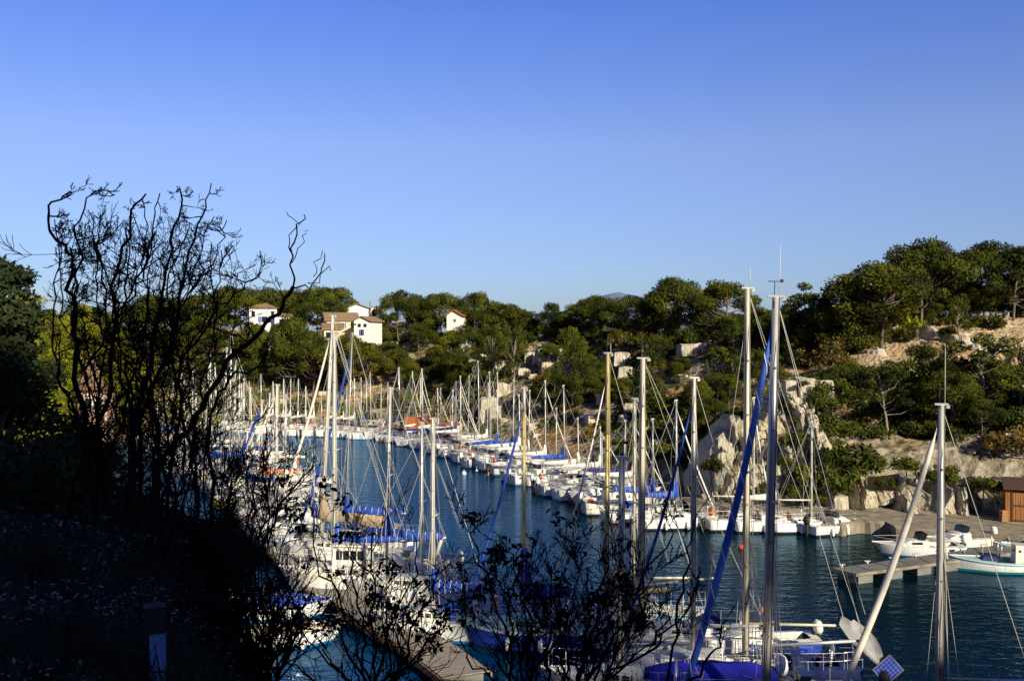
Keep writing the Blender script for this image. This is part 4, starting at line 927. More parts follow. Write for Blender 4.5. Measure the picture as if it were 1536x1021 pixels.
    if jib:
        mb = MB(); jc, j2 = (jib if isinstance(jib, tuple) else (jib, None)); N = 26; d_ = (jt-bow)
        pts = [bow+d_*(q/N)+Vector((-0.018*(bow-jt).length*math.sin(PI*q/N), 0, 0)) for q in range(1, N)]
        mb.tube([bow, pts[0]], 0.02, 5); mb.tube(pts, [jibr*(0.75+0.5*math.sin(PI*min(1, (q/N)**0.6)))*(1 if q < N-2 else .4) for q in range(1, N)], 8)
        mb.tube([pts[-1], jt], 0.014, 4)
        jo = mb.build('furled_sail', jc, root)
        if j2:
            m2 = MB(); turns = 9; hp = []
            for q in range(turns*14+1):
                u = q/(turns*14); rr = jibr*(0.75+0.5*math.sin(PI*min(1, (0.05+0.88*u)**0.6)))*1.0; c = bow+d_*(0.05+0.88*u)+Vector((-0.018*d_.length*math.sin(PI*(0.05+0.88*u)), 0, 0)); an = u*turns*2*PI; ux = d_.normalized(); a = ux.cross(Vector((0, 1, 0))).normalized(); b = Vector((0, 1, 0))
                hp.append(c+(a*math.cos(an)+b*math.sin(an))*rr)
            m2.tube(hp, jibr*0.2, 4); m2.build('sail_edge', j2, jo)
    mb = MB(); mb.tube([bf, be], [0.055, 0.045], 8); mb.build('boom', mast if not mast2 else 'alloy', root)
    if cover:
        mb = MB(); N = 12; pts = []; rad = []
        for q in range(N+1):
            u = q/N; p = bf.lerp(be, u*0.96)+Vector((0, 0, 0.06+0.10*(1-u)-0.03*math.sin(u*PI))); pts.append(p); rad.append(coverr*(1.25-0.75*u)*(1+0.06*math.sin(q*2.3))*(0.5 if q == N else 1))
        mb.tube(pts, rad, 9, 0, (0.75, 1.25))
        mb.tube([bf+Vector((-0.02, 0, 0.0)), bf+Vector((0.02, 0, collar*0.5)), bf+Vector((0.05, 0, collar))], [coverr*1.35, coverr*0.95, r*1.25], 9, 0, (0.9, 1.2))
        co = mb.build('sail_cover', cover, root)
        for q in (range(1, 9) if mn > 8 else ()):
            m2 = MB(); u = q/9; p = bf.lerp(be, u*0.96)+Vector((0, 0, 0.06+0.10*(1-u)-0.03*math.sin(u*PI))); rr = coverr*(1.25-0.75*u)*1.07
            m2.tube([p+Vector((0, rr*0.75*math.cos(a), rr*1.25*math.sin(a))) for a in [k*PI/4 for k in range(9)]], 0.012, 3, caps=False)
            m2.build('sail_tie', 'white_canvas', co)
    return xm
def outboard(root, x, y, z, s=1.0, cowl='white_hull', name='outboard'):
    mb = MB(); o = mb
    mb.tube([(x, y, z+0.18*s), (x, y, z+0.3*s), (x+0.02, y, z+0.5*s), (x, y, z+0.62*s)], [0.15*s, 0.2*s, 0.2*s, 0.11*s], 10, 1, (0.8, 1.15))
    mb.tube([(x, y, z+0.2*s), (x, y, z-0.75*s)], [0.13*s, 0.06*s], 8, 0, (0.7, 1.2)); mb.box((x, y, z-0.55*s), (0.34*s, 0.22*s, 0.02)); mb.box((x+0.13*s, y, z+0.05*s), (0.12*s, 0.18*s, 0.3*s))
    return mb.build(name, ['rubber_black', cowl], root)
def fender(root, p, r=0.1, m='fender_white'):
    mb = MB(); p = Vector(p); mb.tube([p+Vector((0, 0, 0.26)), p+Vector((0, 0, 0.18)), p, p+Vector((0, 0, -0.2)), p+Vector((0, 0, -0.27))], [0.02, r, r, r, 0.03], 8); mb.tube([p+Vector((0, 0, 0.26)), p+Vector((0, -0.03, 0.7))], 0.01, 3); mb.build('fender', m, root)
def dodger(root, L, hb, zs, t, mat, h=0.62, ln=0.9, k=0.6, n=7):
    mb = MB(); x0 = -L/2+L*t; b = hb(t)*k; z = zs(t)+0.1; vs = []
    for (dx, hh, kk) in ((ln*0.45, 0.25, 0.9), (0.1, 0.9, 1), (-ln*0.5, 1.0, 1)):
        for q in range(n):
            a = PI*q/(n-1); vs.append((x0+dx, b*kk*math.cos(a), z+h*hh*(math.sin(a)**0.45)+ (0.2 if hh < .5 else 0)))
    fs = [(i*n+q, i*n+q+1, i*n+n+q+1, i*n+n+q) for i in range(2) for q in range(n-1)]; mb.add(vs, fs, 0, True); mb.build('spray_hood', mat, root)
def bimini(root, L, hb, zs, t0, t1, h, mat, k=0.85):
    x0, x1 = -L/2+L*t0, -L/2+L*t1; b = hb((t0+t1)/2)*k; z = zs(t0); mb = MB(); n = 7; vs = []
    for x, dz in ((x0, -0.12), (x0+(x1-x0)*.3, 0), (x0+(x1-x0)*.7, 0.02), (x1, -0.1)):
        for q in range(n): u = q/(n-1)*2-1; vs.append((x, b*u, z+h+dz-0.16*u*u))
    fs = [(i*n+q, i*n+q+1, i*n+n+q+1, i*n+n+q) for i in range(3) for q in range(n-1)]; mb.add(vs, fs, 0, True); mb.build('bimini', mat, root)
    mb = MB()
    for x in (x0, x1): mb.tube([((x0+x1)/2, b, z), (x, b, z+h-.2), (x, 0, z+h-.03), (x, -b, z+h-.2), ((x0+x1)/2, -b, z)], 0.018, 5)
    mb.build('frame', 'steel', root)
def hood_door(root, L, zs, t, h=0.55, m='teak'):
    mb = MB(); mb.box((-L/2+L*t-0.03, 0, zs(t)+h/2-0.05), (0.05, 0.55, h+0.1)); mb.build('hatch_door', m, root)
def sailboat(label, L=7, B=2.5, fb=0.85, H=9, hull='white_hull', under='antifoul_blue', deckm='white_deck', rub=None, cov='blue_canvas', jib='white_canvas', mast='alloy', stern=0.72, tm=0.58, cab=(0.36, 0.72, 0.42), group=None, extra=(), name='sailing_boat', fine=False, **kw):
    root = thing(name, label, 'sailing boat', group=group)
    hb, zs = build_hull(root, L, B, fb, stern, 0.2, 0.1, (hull, under), 17 if fine else 11, (0.07, cab[0]), deckm, rub=rub)
    cabin(root, L, hb, zs, cab[0], cab[1], cab[2], deckm, nwin=3 if fine else 1)
    fittings(root, L, B, hb, zs, rails=True, fine=fine)
    rig(root, L, B, hb, zs, tm, H, mast, cover=cov, jib=jib, **kw)
    for e in extra:
        if e == 'outboard': outboard(root, -L/2-0.15, 0.35, zs(0)-0.1)
        elif e == 'dodger': dodger(root, L, hb, zs, cab[0]+0.02, cov or 'navy_canvas')
        elif e == 'dodgernavy': dodger(root, L, hb, zs, cab[0]+0.02, 'navy_canvas')
        elif e == 'bimini': bimini(root, L, hb, zs, 0.03, 0.3, 1.5, cov or 'white_canvas')
        elif e == 'fenders':
            for t in (0.35, 0.6):
                for s_ in (1, -1): fender(root, (-L/2+L*t, s_*(hb(t)+0.09), zs(t)*0.45))
        elif e == 'ladder':
            mb = MB()
            for s_ in (-.15, .15): mb.tube([(-L/2-.05, s_-.4, zs(0)+.3), (-L/2-.08, s_-.4, 0.1)], .015, 4)
            for q in range(3): mb.tube([(-L/2-.07, -.55, .2+q*.22), (-L/2-.07, -.25, .2+q*.22)], .015, 4)
            mb.build('ladder', 'steel', root)
        elif e == 'door': hood_door(root, L, zs, cab[0])
        elif e == 'rudder':
            mb = MB(); mb.box((-L/2-.08, 0, 0.1), (.12, .05, 1.1)); mb.tube([(-L/2-.05, 0, zs(0)+.1), (-L/2+.8, 0, zs(0)+.25)], .025, 5); mb.build('rudder', 'teak', root)
        elif e == 'wheel':
            mb = MB(); c = Vector((-L/2+L*.16, 0, zs(.1)+.45)); mb.tube([c+Vector((0, .32*math.cos(a), .32*math.sin(a))) for a in [k*PI/6 for k in range(13)]], .015, 4)
            for k in range(3): mb.tube([c+Vector((0, .32*math.cos(k*PI/3), .32*math.sin(k*PI/3))), c-Vector((0, .32*math.cos(k*PI/3), .32*math.sin(k*PI/3)))], .01, 3)
            mb.tube([c, c-Vector((-.08, 0, .75))], .06, 6); mb.build('steering_wheel', 'steel', root)
        elif e == 'dinghy':
            mb = MB(); mb.tube([(L*.25+1.0*math.cos(a), .55*math.sin(a), zs(.7)+.25) for a in [k*PI/8 for k in range(17)]], .17, 8); mb.build('inflatable', 'grey_canvas', root)
        elif e == 'buoy':
            mb = MB(); c = Vector((-L/2+.1, -hb(0)*.9, zs(0)+.5)); mb.tube([c+Vector((0, .2*math.cos(a), .2*math.sin(a))) for a in [k*PI/6 for k in range(13)]], .07, 6); mb.build('life_ring', 'orange_plastic', root)
    return root
def motorboat(label, L=5.5, deckm='white_deck', B=2.1, fb=0.8, hull='white_hull', under='antifoul_blue', group=None, arch=False, roofc=None, name='motor_boat', ob=True, cab=(0.42, 0.8, 0.45), cowl='white_hull', rub=None):
    root = thing(name, label, 'motor boat', group=group)
    hb, zs = build_hull(root, L, B, fb, 0.85, 0.25, 0.13, (hull, under), 15, (0.07, cab[0]), deckm, rub=rub)
    c = cabin(root, L, hb, zs, cab[0], cab[1], cab[2], deckm, 0.68, True, 0.85, nwin=1)
    x = -L/2+L*(cab[0]+0.04); b = hb(cab[0])*.6; z = zs(cab[0])+cab[2]
    mb = MB(); mb.prism([(x, -b, z), (x+.35, -b*.85, z-.02), (x+.35, b*.85, z-.02), (x, b, z)], (-.12, 0, .34)); mb.build('windscreen', 'window_dark', root)
    mb = MB(); 
    for s_ in (1, -1): mb.tube([(-L/2+L*t, s_*hb(t)*.92, zs(t)+(.32 if .6 < t < .99 else 0)) for t in (.58, .62, .75, .88, .96)]+[(L/2-.05, 0, zs(1)+.34)], .015, 4)
    mb.build('railing', 'steel', root)
    if ob: outboard(root, -L/2-.12, 0, zs(0)-.12, 1.1, cowl)
    if arch:
        mb = MB(); xa = -L/2+L*.22; bb = hb(.22)*.9; mb.tube([(xa, bb, zs(.2)), (xa-.25, bb*.95, zs(.2)+1.0), (xa-.3, bb*.6, zs(.2)+1.25), (xa-.3, -bb*.6, zs(.2)+1.25), (xa-.25, -bb*.95, zs(.2)+1.0), (xa, -bb, zs(.2))], .09, 8); mb.build('radar_arch', 'white_deck', root)
    for t in (.3, .6): fender(root, (-L/2+L*t, -(hb(t)+.09), zs(t)*.45))
    return root
def put(o, p, hdg, roll=0, pitch=0):
    o.location = (p[0], p[1], 0); o.rotation_mode = 'ZYX'; o.rotation_euler = (0, 0, R(hdg))
    if roll or pitch:
        o.rotation_mode = 'QUATERNION'
        q = Matrix.Rotation(R(roll), 3, Vector((0, 1, 0))) @ Matrix.Rotation(R(hdg), 3, 'Z'); o.rotation_quaternion = q.to_quaternion()
    return o
def put_mast(o, L, tm, X, d, hdg, roll=0):     # move the boat so that its mast foot stands at X, d
    x = (X-768)/F*d; xm = -L/2+L*tm; a = R(hdg); return put(o, (x-xm*math.cos(a), d-xm*math.sin(a)), hdg, roll)
def Hof(Yt, d): return H0-(Yt-510.5)/F*d

# --- prototypes for the far rows
FP = []
for q, (cv, hl, md, ex, cvn) in enumerate([('blue_canvas', 'white_hull', 'alloy', ('outboard', 'fenders', 'ladder'), 'blue sail cover'), ('white_canvas', 'white_hull', 'white_mast', ('dodgernavy', 'ladder', 'wheel'), 'pale sail cover'), ('navy_canvas', 'white_hull', 'alloy', ('dodger', 'fenders', 'rudder'), 'navy sail cover'),
      ('white_canvas', 'cream_hull', 'cream_mast', ('outboard', 'rudder', 'buoy'), 'cream hull'), (None, 'white_hull', 'alloy', ('ladder', 'fenders', 'door'), 'bare boom'), ('tan_canvas', 'white_hull', 'white_mast', ('bimini', 'ladder'), 'tan sail cover'), ('blue_canvas', 'white_hull', 'white_mast', ('bimini', 'wheel', 'outboard'), 'blue bimini'), ('black_canvas', 'grey_hull', 'alloy', ('dodger', 'ladder'), 'grey hull')]):
    o = sailboat(None, 6.6+0.25*(q % 3), 2.4, 0.85, 9, hl, ['antifoul_blue', 'antifoul_black', 'antifoul_red', 'antifoul_blue'][q % 4], cov=cv, jib=[None, 'white_canvas', None, None][q % 4], jibr=0.038, mast=md, extra=ex, r=0.062, wr=0.009, vane=False, mn=7, spreaders=1 if q % 2 else 2)
    FP.append((o, cvn, 6.6+0.25*(q % 3)))
FARM = [(345, 555), (360, 575), (376, 572), (392, 560), (408, 572), (423, 568), (434, 568), (448, 568), (455, 579), (471, 596), (480, 597), (497, 581), (512, 591), (518, 579), (528, 567), (541, 566), (553, 567), (559, 558), (572, 575), (583, 573), (593, 552), (601, 551), (611, 571), (616, 557), (623, 567), (630, 554), (637, 553), (653, 582), (663, 582), (677, 584), (681, 580), (686, 573), (690, 572), (694, 564), (698, 564), (715, 542), (724, 574), (736, 558), (748, 559), (751, 585), (763, 569), (774, 592), (791, 585), (822, 571), (825, 612), (839, 578), (866, 627), (889, 640), (905, 650), (925, 630), (944, 630)]
ORD = ['first', 'second', 'third', 'fourth', 'fifth', 'sixth', 'seventh', 'eighth', 'ninth', 'tenth', 'eleventh', 'twelfth', 'thirteenth', 'fourteenth', 'fifteenth', 'sixteenth', 'seventeenth', 'eighteenth', 'nineteenth', 'twentieth', 'twenty-first', 'twenty-second', 'twenty-third', 'twenty-fourth', 'twenty-fifth', 'twenty-sixth', 'twenty-seventh']
rb = random.Random(21)
leftm = [m for m in FARM if m[0] < 614]; rightm = [m for m in FARM if m[0] >= 614]
xs_used = []
for q, (X, Yt) in enumerate(FARM):
    Xs = X if q == 0 else max(X, 0); hd = rowH(X)+rb.uniform(-5, 5)
    pi_ = rb.choice([0, 1, 1, 1, 2, 3, 3, 4, 4, 4, 5, 7, 1, 4]) if X not in (839,) else 0
    if X == 751: pi_ = 0
    o, nm, L = FP[pi_]
    c = copy_tree(o)
    # stern on the waterline curve, mast at X
    a = R(hd); p = Wp(X, rowY(X)); tm = 0.58; off = L*tm
    # solve the stern pixel so that the mast shows at X
    Xst = X
    for it in range(12):
        p = Wp(Xst, rowY(Xst)); mx = p.x+math.cos(a)*off; my = p.y+math.sin(a)*off; Xm = 768+mx/my*F; Xst -= (Xm-X)*0.7
    jig = rb.uniform(-0.5, 0.9); cx_ = p.x+math.cos(a)*(L/2+jig); cy_ = p.y+math.sin(a)*(L/2+jig)
    put(c, (cx_, cy_), hd, rb.uniform(-1.2, 1.6))
    my = cy_+math.sin(a)*(tm-0.5)*L; H = Hof(Yt, my); k = (H-1.1)/(9-1.1)
    for ch in c.children:
        base = ch.name.split('.')[0]
        if base in ('mast', 'rigging', 'furled_sail'): ch.scale[2] = H/9
    if X < 614: nn_, ref = len(leftm)-1-q, 'left of the clubhouse'
    elif X < 700: nn_, ref = sum(1 for m in FARM if 614 <= m[0] < X), 'right of the clubhouse left corner'
    elif X < 784: nn_, ref = sum(1 for m in FARM if X < m[0] < 784), 'left of the thin yellow mast'
    else: nn_, ref = sum(1 for m in FARM if 784 <= m[0] < X), 'right of the thin yellow mast'
    tag(c, 'moored sailing boat with %s, %s mast %s' % (nm, ORD[nn_], ref), 'sailing boat', 'sailing boats moored in the far row')
# small motor boats squeezed between them
MP = [motorboat(None, 5.2), motorboat(None, 4.8, hull='white_hull', under='antifoul_black', arch=True)]
for q, (X, lb) in enumerate([(383, 'small white motor boat at the left end of the far row'), (546, 'small white motor boat between sailing boats left of the clubhouse'), (660, 'white motor boat directly in front of the clubhouse'), (700, 'white motor boat right of the clubhouse at the bend of the row'), (812, 'white motor boat beside the boat with the large blue sail cover'), (852, 'white motor boat with radar arch near the corner of the far row'), (768, 'white motor boat in front of the densest masts')]):
    c = copy_tree(MP[q % 2]); hd = rowH(X); p = Wp(X, rowY(X)+1); a = R(hd); put(c, (p.x+math.cos(a)*2.4, p.y+math.sin(a)*2.4), hd+180*(q % 2)); tag(c, lb, 'motor boat', 'small motor boats in the far row')
# --- individual boats of the right-hand row
def place(o, Xs, Y, hd, L, roll=0):       # stern (or left end) at the pixel
    p = Wp(Xs, Y); a = R(hd); return put(o, (p.x+math.cos(a)*L/2, p.y+math.sin(a)*L/2), hd, roll)
gR = 'boats lying along the right-hand quay'
L = 5.6; o = sailboat('white sloop with steep bright blue sail cover and stern ladder, left of the cliff', L, 1.9, 0.72, Hof(600, 64), tm=0.52, cov='blue_canvas', jib='white_canvas', extra=('ladder', 'door', 'fenders', 'rudder'), under='antifoul_black', group=gR, fine=True, coverr=0.17, collar=1.0, cab=(0.36, 0.7, 0.34)); place(o, 948, 793, 8, L)
L = 4.8; o = sailboat('white sloop with a brown hatch door and a red waterline float, under the limestone cliff', L, 1.9, 0.72, Hof(596, 64), tm=0.7, cov=None, jib='white_canvas', extra=('door', 'buoy', 'rudder'), group=gR, fine=True, deckm='cream_hull', cab=(0.3, 0.66, 0.36), under='antifoul_black', mast='white_mast'); place(o, 1058, 795, 14, L)
L = 5.0; o = sailboat('white sloop with wooden door partly behind the cream mast, under the limestone cliff', L, 1.9, 0.72, Hof(640, 64), tm=0.55, cov='white_canvas', jib=None, extra=('door', 'fenders'), group=gR, fine=True, cab=(0.34, 0.68, 0.38), under='antifoul_black'); place(o, 1099, 797, 8, L)
L = 4.6; o = sailboat('white double-ended sloop with varnished brown door, right of the tallest mast', L, 1.8, 0.66, Hof(628, 65), tm=0.62, cov=None, jib=None, extra=('door', 'fenders', 'rudder'), group=gR, fine=True, cab=(0.28, 0.62, 0.3), stern=0.5, under='antifoul_black', mast='white_mast', spreaders=1); place(o, 1157, 799, 16, L)
L = 3.9; o = motorboat('small white boat with dark outboard at the right end of the quay row', L, B=1.7, fb=0.6, group=gR, cowl='rubber_black', under='antifoul_black'); place(o, 1212, 803, 25, L)
L = 5.6; o = motorboat('cream cabin cruiser with a folded awning and an orange float beside the yellow mast', L, B=2.2, fb=0.95, hull='cream_hull', group=gR, arch=False, under='antifoul_black', cab=(0.3, 0.78, 0.6)); place(o, 872, 771, 14, L)
mb = MB(); p = Wp(886, 772); mb.ball((p.x, p.y-0.3, 0.95), 0.26, 10); mb.ball((p.x, p.y-0.3, 0.65), 0.1, 8); tag(mb.build('float_buoy', 'orange_plastic'), 'orange float hanging at the side of the cream cabin cruiser', 'buoy')
L = 5.6; o = sailboat('white sloop with red waterline and wide blue sail cover, beside the cream cabin cruiser', L, 1.9, 0.72, Hof(632, 64), tm=0.62, cov='blue_canvas', jib=None, extra=('dodger', 'fenders'), group=gR, fine=True, under='antifoul_red', coverr=0.2); place(o, 903, 784, 10, L)
for (X, Y, c_, lb) in ((1113, 822, 'orange_plastic', 'small pale orange buoy floating beside the cream mast'), (696, 711, 'fender_white', 'round white buoy floating off the bend of the far row'), (715, 707, 'fender_white', 'tiny white buoy right of the round white buoy')):
    p = Wp(X, Y); mb = MB(); mb.ball((p.x, p.y, 0.08), 0.22 if X != 715 else 0.13, 10); mb.tube([(p.x, p.y, 0.2), (p.x, p.y, 0.4)], 0.03, 5); tag(mb.build('mooring_buoy', c_), lb, 'buoy')
# --- at the right-hand pontoon
L = 4.9; o = motorboat('white motor boat with blue bow cover tied to the pontoon, left of its neighbour', L, B=1.75, fb=0.6, hull='white_hull', cab=(0.4, 0.72, 0.35)); p = Wp(1310, 832); a = R(172+0); put(o, (p.x+L/2*0.98, p.y-0.1), 176)
L = 4.2; o = motorboat('cream motor boat with a raised outboard, lying behind the leaning mast at the pontoon', L, B=1.6, fb=0.55, hull='cream_hull', cab=(0.4, 0.7, 0.38)); p = Wp(1388, 822); put(o, (p.x+L/2, p.y+0.3), 190)
def pointu(label, L, B, hull, x, y, hd, house=True, rub='aqua_hull'):
    root = thing('fishing_boat', label, 'fishing boat'); hb, zs = build_hull(root, L, B, 0.5, 0.25, 0.45, 0.04, (hull, 'antifoul_teal'), 17, (0.14, 0.62), 'aqua_deck', 0.5, rub=rub)
    if house:
        mb = MB(); mb.box((-L*0.17, 0, 0.95), (0.75, 0.8, 0.95), top=0.94); c = mb.build('wheelhouse', 'white_deck', root)
        for y_ in (-1, 1):
            for s_ in (-1, 1):
                g = MB(); g.ball((-L*0.17+s_*0.16, y_*0.385, 1.12), 0.07, 8, 0, (1, .3, 1)); g.build('porthole', 'window_dark', c)
        mb = MB(); mb.box((-L*0.17+.36, 0, 1.2), (.03, .5, .3)); mb.build('window', 'window_dark', c)
    mb = MB()
    for s_ in (1, -1): mb.tube([(-L/2+L*t, s_*hb(t)*1.0, zs(t)+.02) for t in [k/16 for k in range(17)]], 0.035, 5)
    mb.build('gunwale', 'white_mast', root)
    mb = MB(); mb.tube([(L/2-.02, 0, .2), (L/2+.06, 0, zs(1)+.35)], .05, 6); mb.tube([(-L/2+.02, 0, 0), (-L/2-.04, 0, zs(0)+.3)], .05, 6); mb.build('stem_post', 'white_mast', root)
    mb = MB()
    for t in (0.3, 0.42, 0.55): mb.box((-L/2+L*t, 0, zs(t)-.16), (.22, hb(t)*1.5, .04))
    mb.build('thwart', 'teak', root)
    mb = MB(); c = (L*0.12, 0, 0.62); mb.box(c, (0.9, .7, .3), 0, top=.7); mb.build('net_cover', 'navy_canvas', root)
    for t in (.62, .8): fender(root, (-L/2+L*t, -(hb(t)+.1), .3), .09)
    for s_ in (1,): 
        mb = MB(); mb.tube([(L*.02, .3, .7), (L*.02, .3, 1.5)], .025, 5); mb.tube([(L*.02, -.3, .7), (L*.02, -.3, 1.5)], .025, 5); mb.tube([(L*.02, .3, 1.5), (L*.02, -.3, 1.5)], .025, 5); mb.build('net_frame', 'steel', root)
    put(root, (x, y), hd); return root
p = Wp(1420, 852); pointu('turquoise and white wooden fishing boat with small white wheelhouse at the right-hand pontoon', 5.4, 1.9, 'white_hull', p.x+2.62, p.y-0.6, 171)
p = Wp(1505, 838); pointu('white and grey fishing boat with a brown deck behind the turquoise fishing boat', 5.2, 1.8, 'grey_hull', p.x+2.4, p.y+0.4, 168, True, 'white_hull')

# ---------------------------------------------------------------- near boats on the left pontoon (bows to the left)
# motor sailer with a wheelhouse
L = 6.2; d = 47.3; root = thing('motor_sailer', 'white motor sailer with a boxy wheelhouse and teal waterline, bow to the left', 'motor sailer')
hb, zs = build_hull(root, L, 2.4, 0.95, 0.7, 0.3, 0.12, ('white_hull', 'antifoul_blue'), 19, (0.06, 0.26), 'white_deck', 0.5, rub='cream_hull')
cabin(root, L, hb, zs, 0.24, 0.84, 0.5, 'cream_hull', 0.66, True, 0.5, nwin=3)
mb = MB(); mb.box((-L*0.08, 0, zs(.4)+0.9), (1.7, 1.45, 1.0), top=0.93); wh = mb.build('wheelhouse', 'white_deck', root)
for s_ in (1, -1):
    for q in range(4):
        g = MB(); g.box((-L*0.08-0.52+q*0.34, s_*0.715, zs(.4)+1.02), (0.27, 0.03, 0.42), M=Matrix.Rotation(s_*0.03, 3, 'X')); g.build('window', 'window_dark', wh)
g = MB(); g.prism([(-L*.08+.86, -.6, zs(.4)+.62), (-L*.08+.86, .6, zs(.4)+.62), (-L*.08+.80, .58, zs(.4)+1.34), (-L*.08+.80, -.58, zs(.4)+1.34)], (.03, 0, 0)); g.build('windscreen_cover', 'navy_canvas', wh)
mb = MB(); mb.box((-L*.1, 0, zs(.4)+1.46), (2.1, 1.6, 0.08)); mb.build('roof', 'cream_hull', wh)
fittings(root, L, 2.4, hb, zs, True, True, 0.016)
H = Hof(499, d); rig(root, L, 2.4, hb, zs, 0.56, H, 'white_mast', 0.12, 'blue_canvas', 3.4, None, 0.07, boom_z=1.15, spreaders=1, wr=0.014, vane=False, coverr=0.17, lean=-0.012)
mb = MB(); mb.box((-L*.5-.02, 0, .4), (.05, .9, .5)); mb.build('transom_board', 'teak', root)
mb = MB(); mb.ball((L*.28, -hb(.78)-.1, .95), .16, 8); mb.build('round_fender', 'yellow_canvas', root)
xm = -L/2+L*.56; put_mast(root, L, 0.56, 502, d, 176, 0.6)
gL = 'boats moored on the left pontoon'
def near(label, X, Yt, d, hd, L, tm, roll=0.6, **kw):
    o = sailboat(label, L, kw.pop('B', L*0.34), kw.pop('fb', 0.85), Hof(Yt, d), tm=tm, group=gL, fine=True, **kw)
    put_mast(o, L, tm, X, d, hd, roll); return o
near('white sloop with blue waterline, nearest boat on the left pontoon', 649, 628, 40.3, 170, 5.2, 0.5, 0.1, fb=0.8, cov='blue_canvas', jib=None, under='antifoul_blue', extra=('dodger', 'buoy', 'wheel'), r=0.1, mast='white_mast', coverr=0.2, boom_z=0.8)
near('white sloop with a teal waterline wedged between the motor sailer and the nearest sloop', 633, 634, 45.6, 174, 6.4, 0.42, 0.0, fb=0.85, cov=None, jib=None, under='antifoul_teal', extra=('ladder', 'fenders'), r=0.075, mast='alloy')
near('white sloop with a bright blue sail cover just right of the motor sailer wheelhouse', 579, 582, 49.0, 175, 6.0, 0.58, 1.3, cov='blue_canvas', jib=None, under='antifoul_blue', extra=('fenders', 'wheel'), r=0.09, mast='white_mast', coverr=0.24, boom_z=1.1, collar=1.3)
near('sloop with a long tan sail cover on its boom, mast leaning right', 480, 474, 54, 172, 7.6, 0.60, 3.0, cov='tan_canvas', jib='white_canvas', under='antifoul_blue', extra=('bimini', 'fenders'), r=0.125, mast='white_mast', coverr=0.24, boom_z=1.15, jibr=0.065, collar=1.2)
near('sloop with a thin dark blue furled sail in front of the open water', 517, 500, 57, 172, 7.0, 0.60, 2.0, cov='blue_canvas', jib='blue_canvas', under='antifoul_black', r=0.04, wr=0.01, jibr=0.07, mast='alloy', extra=('dodger',), coverr=0.2)
o = motorboat('white sport boat with a tall curved radar arch behind the blue sail cover', 5.2, B=2.1, fb=0.9, group=gL, arch=True); put(o, Wp(610, 872), 178)
near('white ketch with a round radar dome beside its mast, on the left pontoon', 414, 577, 66, 170, 7.2, 0.5, 0.5, cov='white_canvas', jib='white_canvas', r=0.12, mast='white_mast', extra=('wheel', 'bimini', 'dinghy'), jibr=0.07)
mb = MB(); a_ = P(406, 679, 66); mb.tube([a_+Vector((0, 0, .1)), a_+Vector((0, 0, -.12))], .3, 12); mb.tube([a_+Vector((0, 0, -.12)), a_+Vector((0, 0, -2.4))], .04, 6); rd = mb.build('radar_dome', 'white_deck')
tag(rd, 'round white radar dome on a pole left of the ketch mast', 'radar')
near('sailing boat with orange-yellow hull and dark blue sail cover, seen through twigs at left', 352, 588, 80, 174, 7.0, 0.5, 0.3, hull='yellow_hull', cov='navy_canvas', jib=None, under='antifoul_blue', mast='white_mast', r=0.1, deckm='white_deck', fb=1.0)
near('white cutter with a folded orange awning on the left pontoon', 392, 600, 74, 172, 6.6, 0.55, 0.4, cov='orange_canvas', jib='blue_canvas', jibr=0.1, under='antifoul_black', mast='cream_mast', r=0.09, extra=('dodgernavy',))
near('silver-grey sloop behind the ketch with radar, bow among the twigs', 428, 592, 70, 173, 6.4, 0.6, 0.4, hull='grey_hull', cov='white_canvas', jib=None, mast='alloy', r=0.07, extra=('bimini',))
near('sailing boat with a pale yellow hull below the orange-yellow boat', 372, 640, 70, 172, 5.6, 0.5, -0.4, hull='lemon_hull', cov='blue_canvas', jib=None, mast='white_mast', r=0.07)
o = motorboat('white motor boat with blue cover between the pale yellow boat and the motor sailer', 5.0, B=2, fb=.85, group=gL, cowl='blue_hull'); put(o, Wp(452, 838), 172)
o = motorboat('white motor boat half hidden by twigs below the grey sloop', 4.8, B=2, fb=.85, group=gL, hull='cream_hull'); put(o, Wp(420, 812), 172)
o = copy_tree(FP[6][0]); put_mast(o, 6.6, 0.58, 470, 56, 172, 0.4); tag(o, 'white sailing boat with a blue bimini left of the tan sail cover', 'sailing boat', gL)
for ch in o.children:
    if ch.name.split('.')[0] in ('mast', 'rigging', 'furled_sail'): ch.scale[2] = Hof(640, 56)/9
LM = [(258, 575, 98), (268, 560, 94), (277, 570, 104), (288, 548, 90), (297, 590, 97), (305, 538, 86), (313, 556, 92), (320, 530, 84), (327, 545, 96), (334, 522, 82), (343, 505, 78), (350, 540, 88), (358, 556, 94), (366, 568, 90), (380, 580, 86), (246, 580, 108), (400, 590, 84), (236, 590, 114)]
for q, (X, Yt, d) in enumerate(LM):
    o, nm, L_ = FP[(q*3+1) % 8]; c = copy_tree(o); ld = np.interp(d, [p.y for p in LP], [p.x for p in LP]); x = (X-768)/F*d
    put_mast(c, L_, 0.58, X, d, 174+rb.uniform(-4, 4), rb.uniform(-2, 3)); H = Hof(Yt, d)
    for ch in c.children:
        if ch.name.split('.')[0] in ('mast', 'rigging', 'furled_sail'): ch.scale[2] = H/9
    xs_sorted = sorted(m[0] for m in LM); tag(c, ('sailing boat with %s behind the bare shrub, %s mast from the left there' % (nm, ORD[xs_sorted.index(X)])), 'sailing boat', 'sailing boats clustered behind the bare shrub')

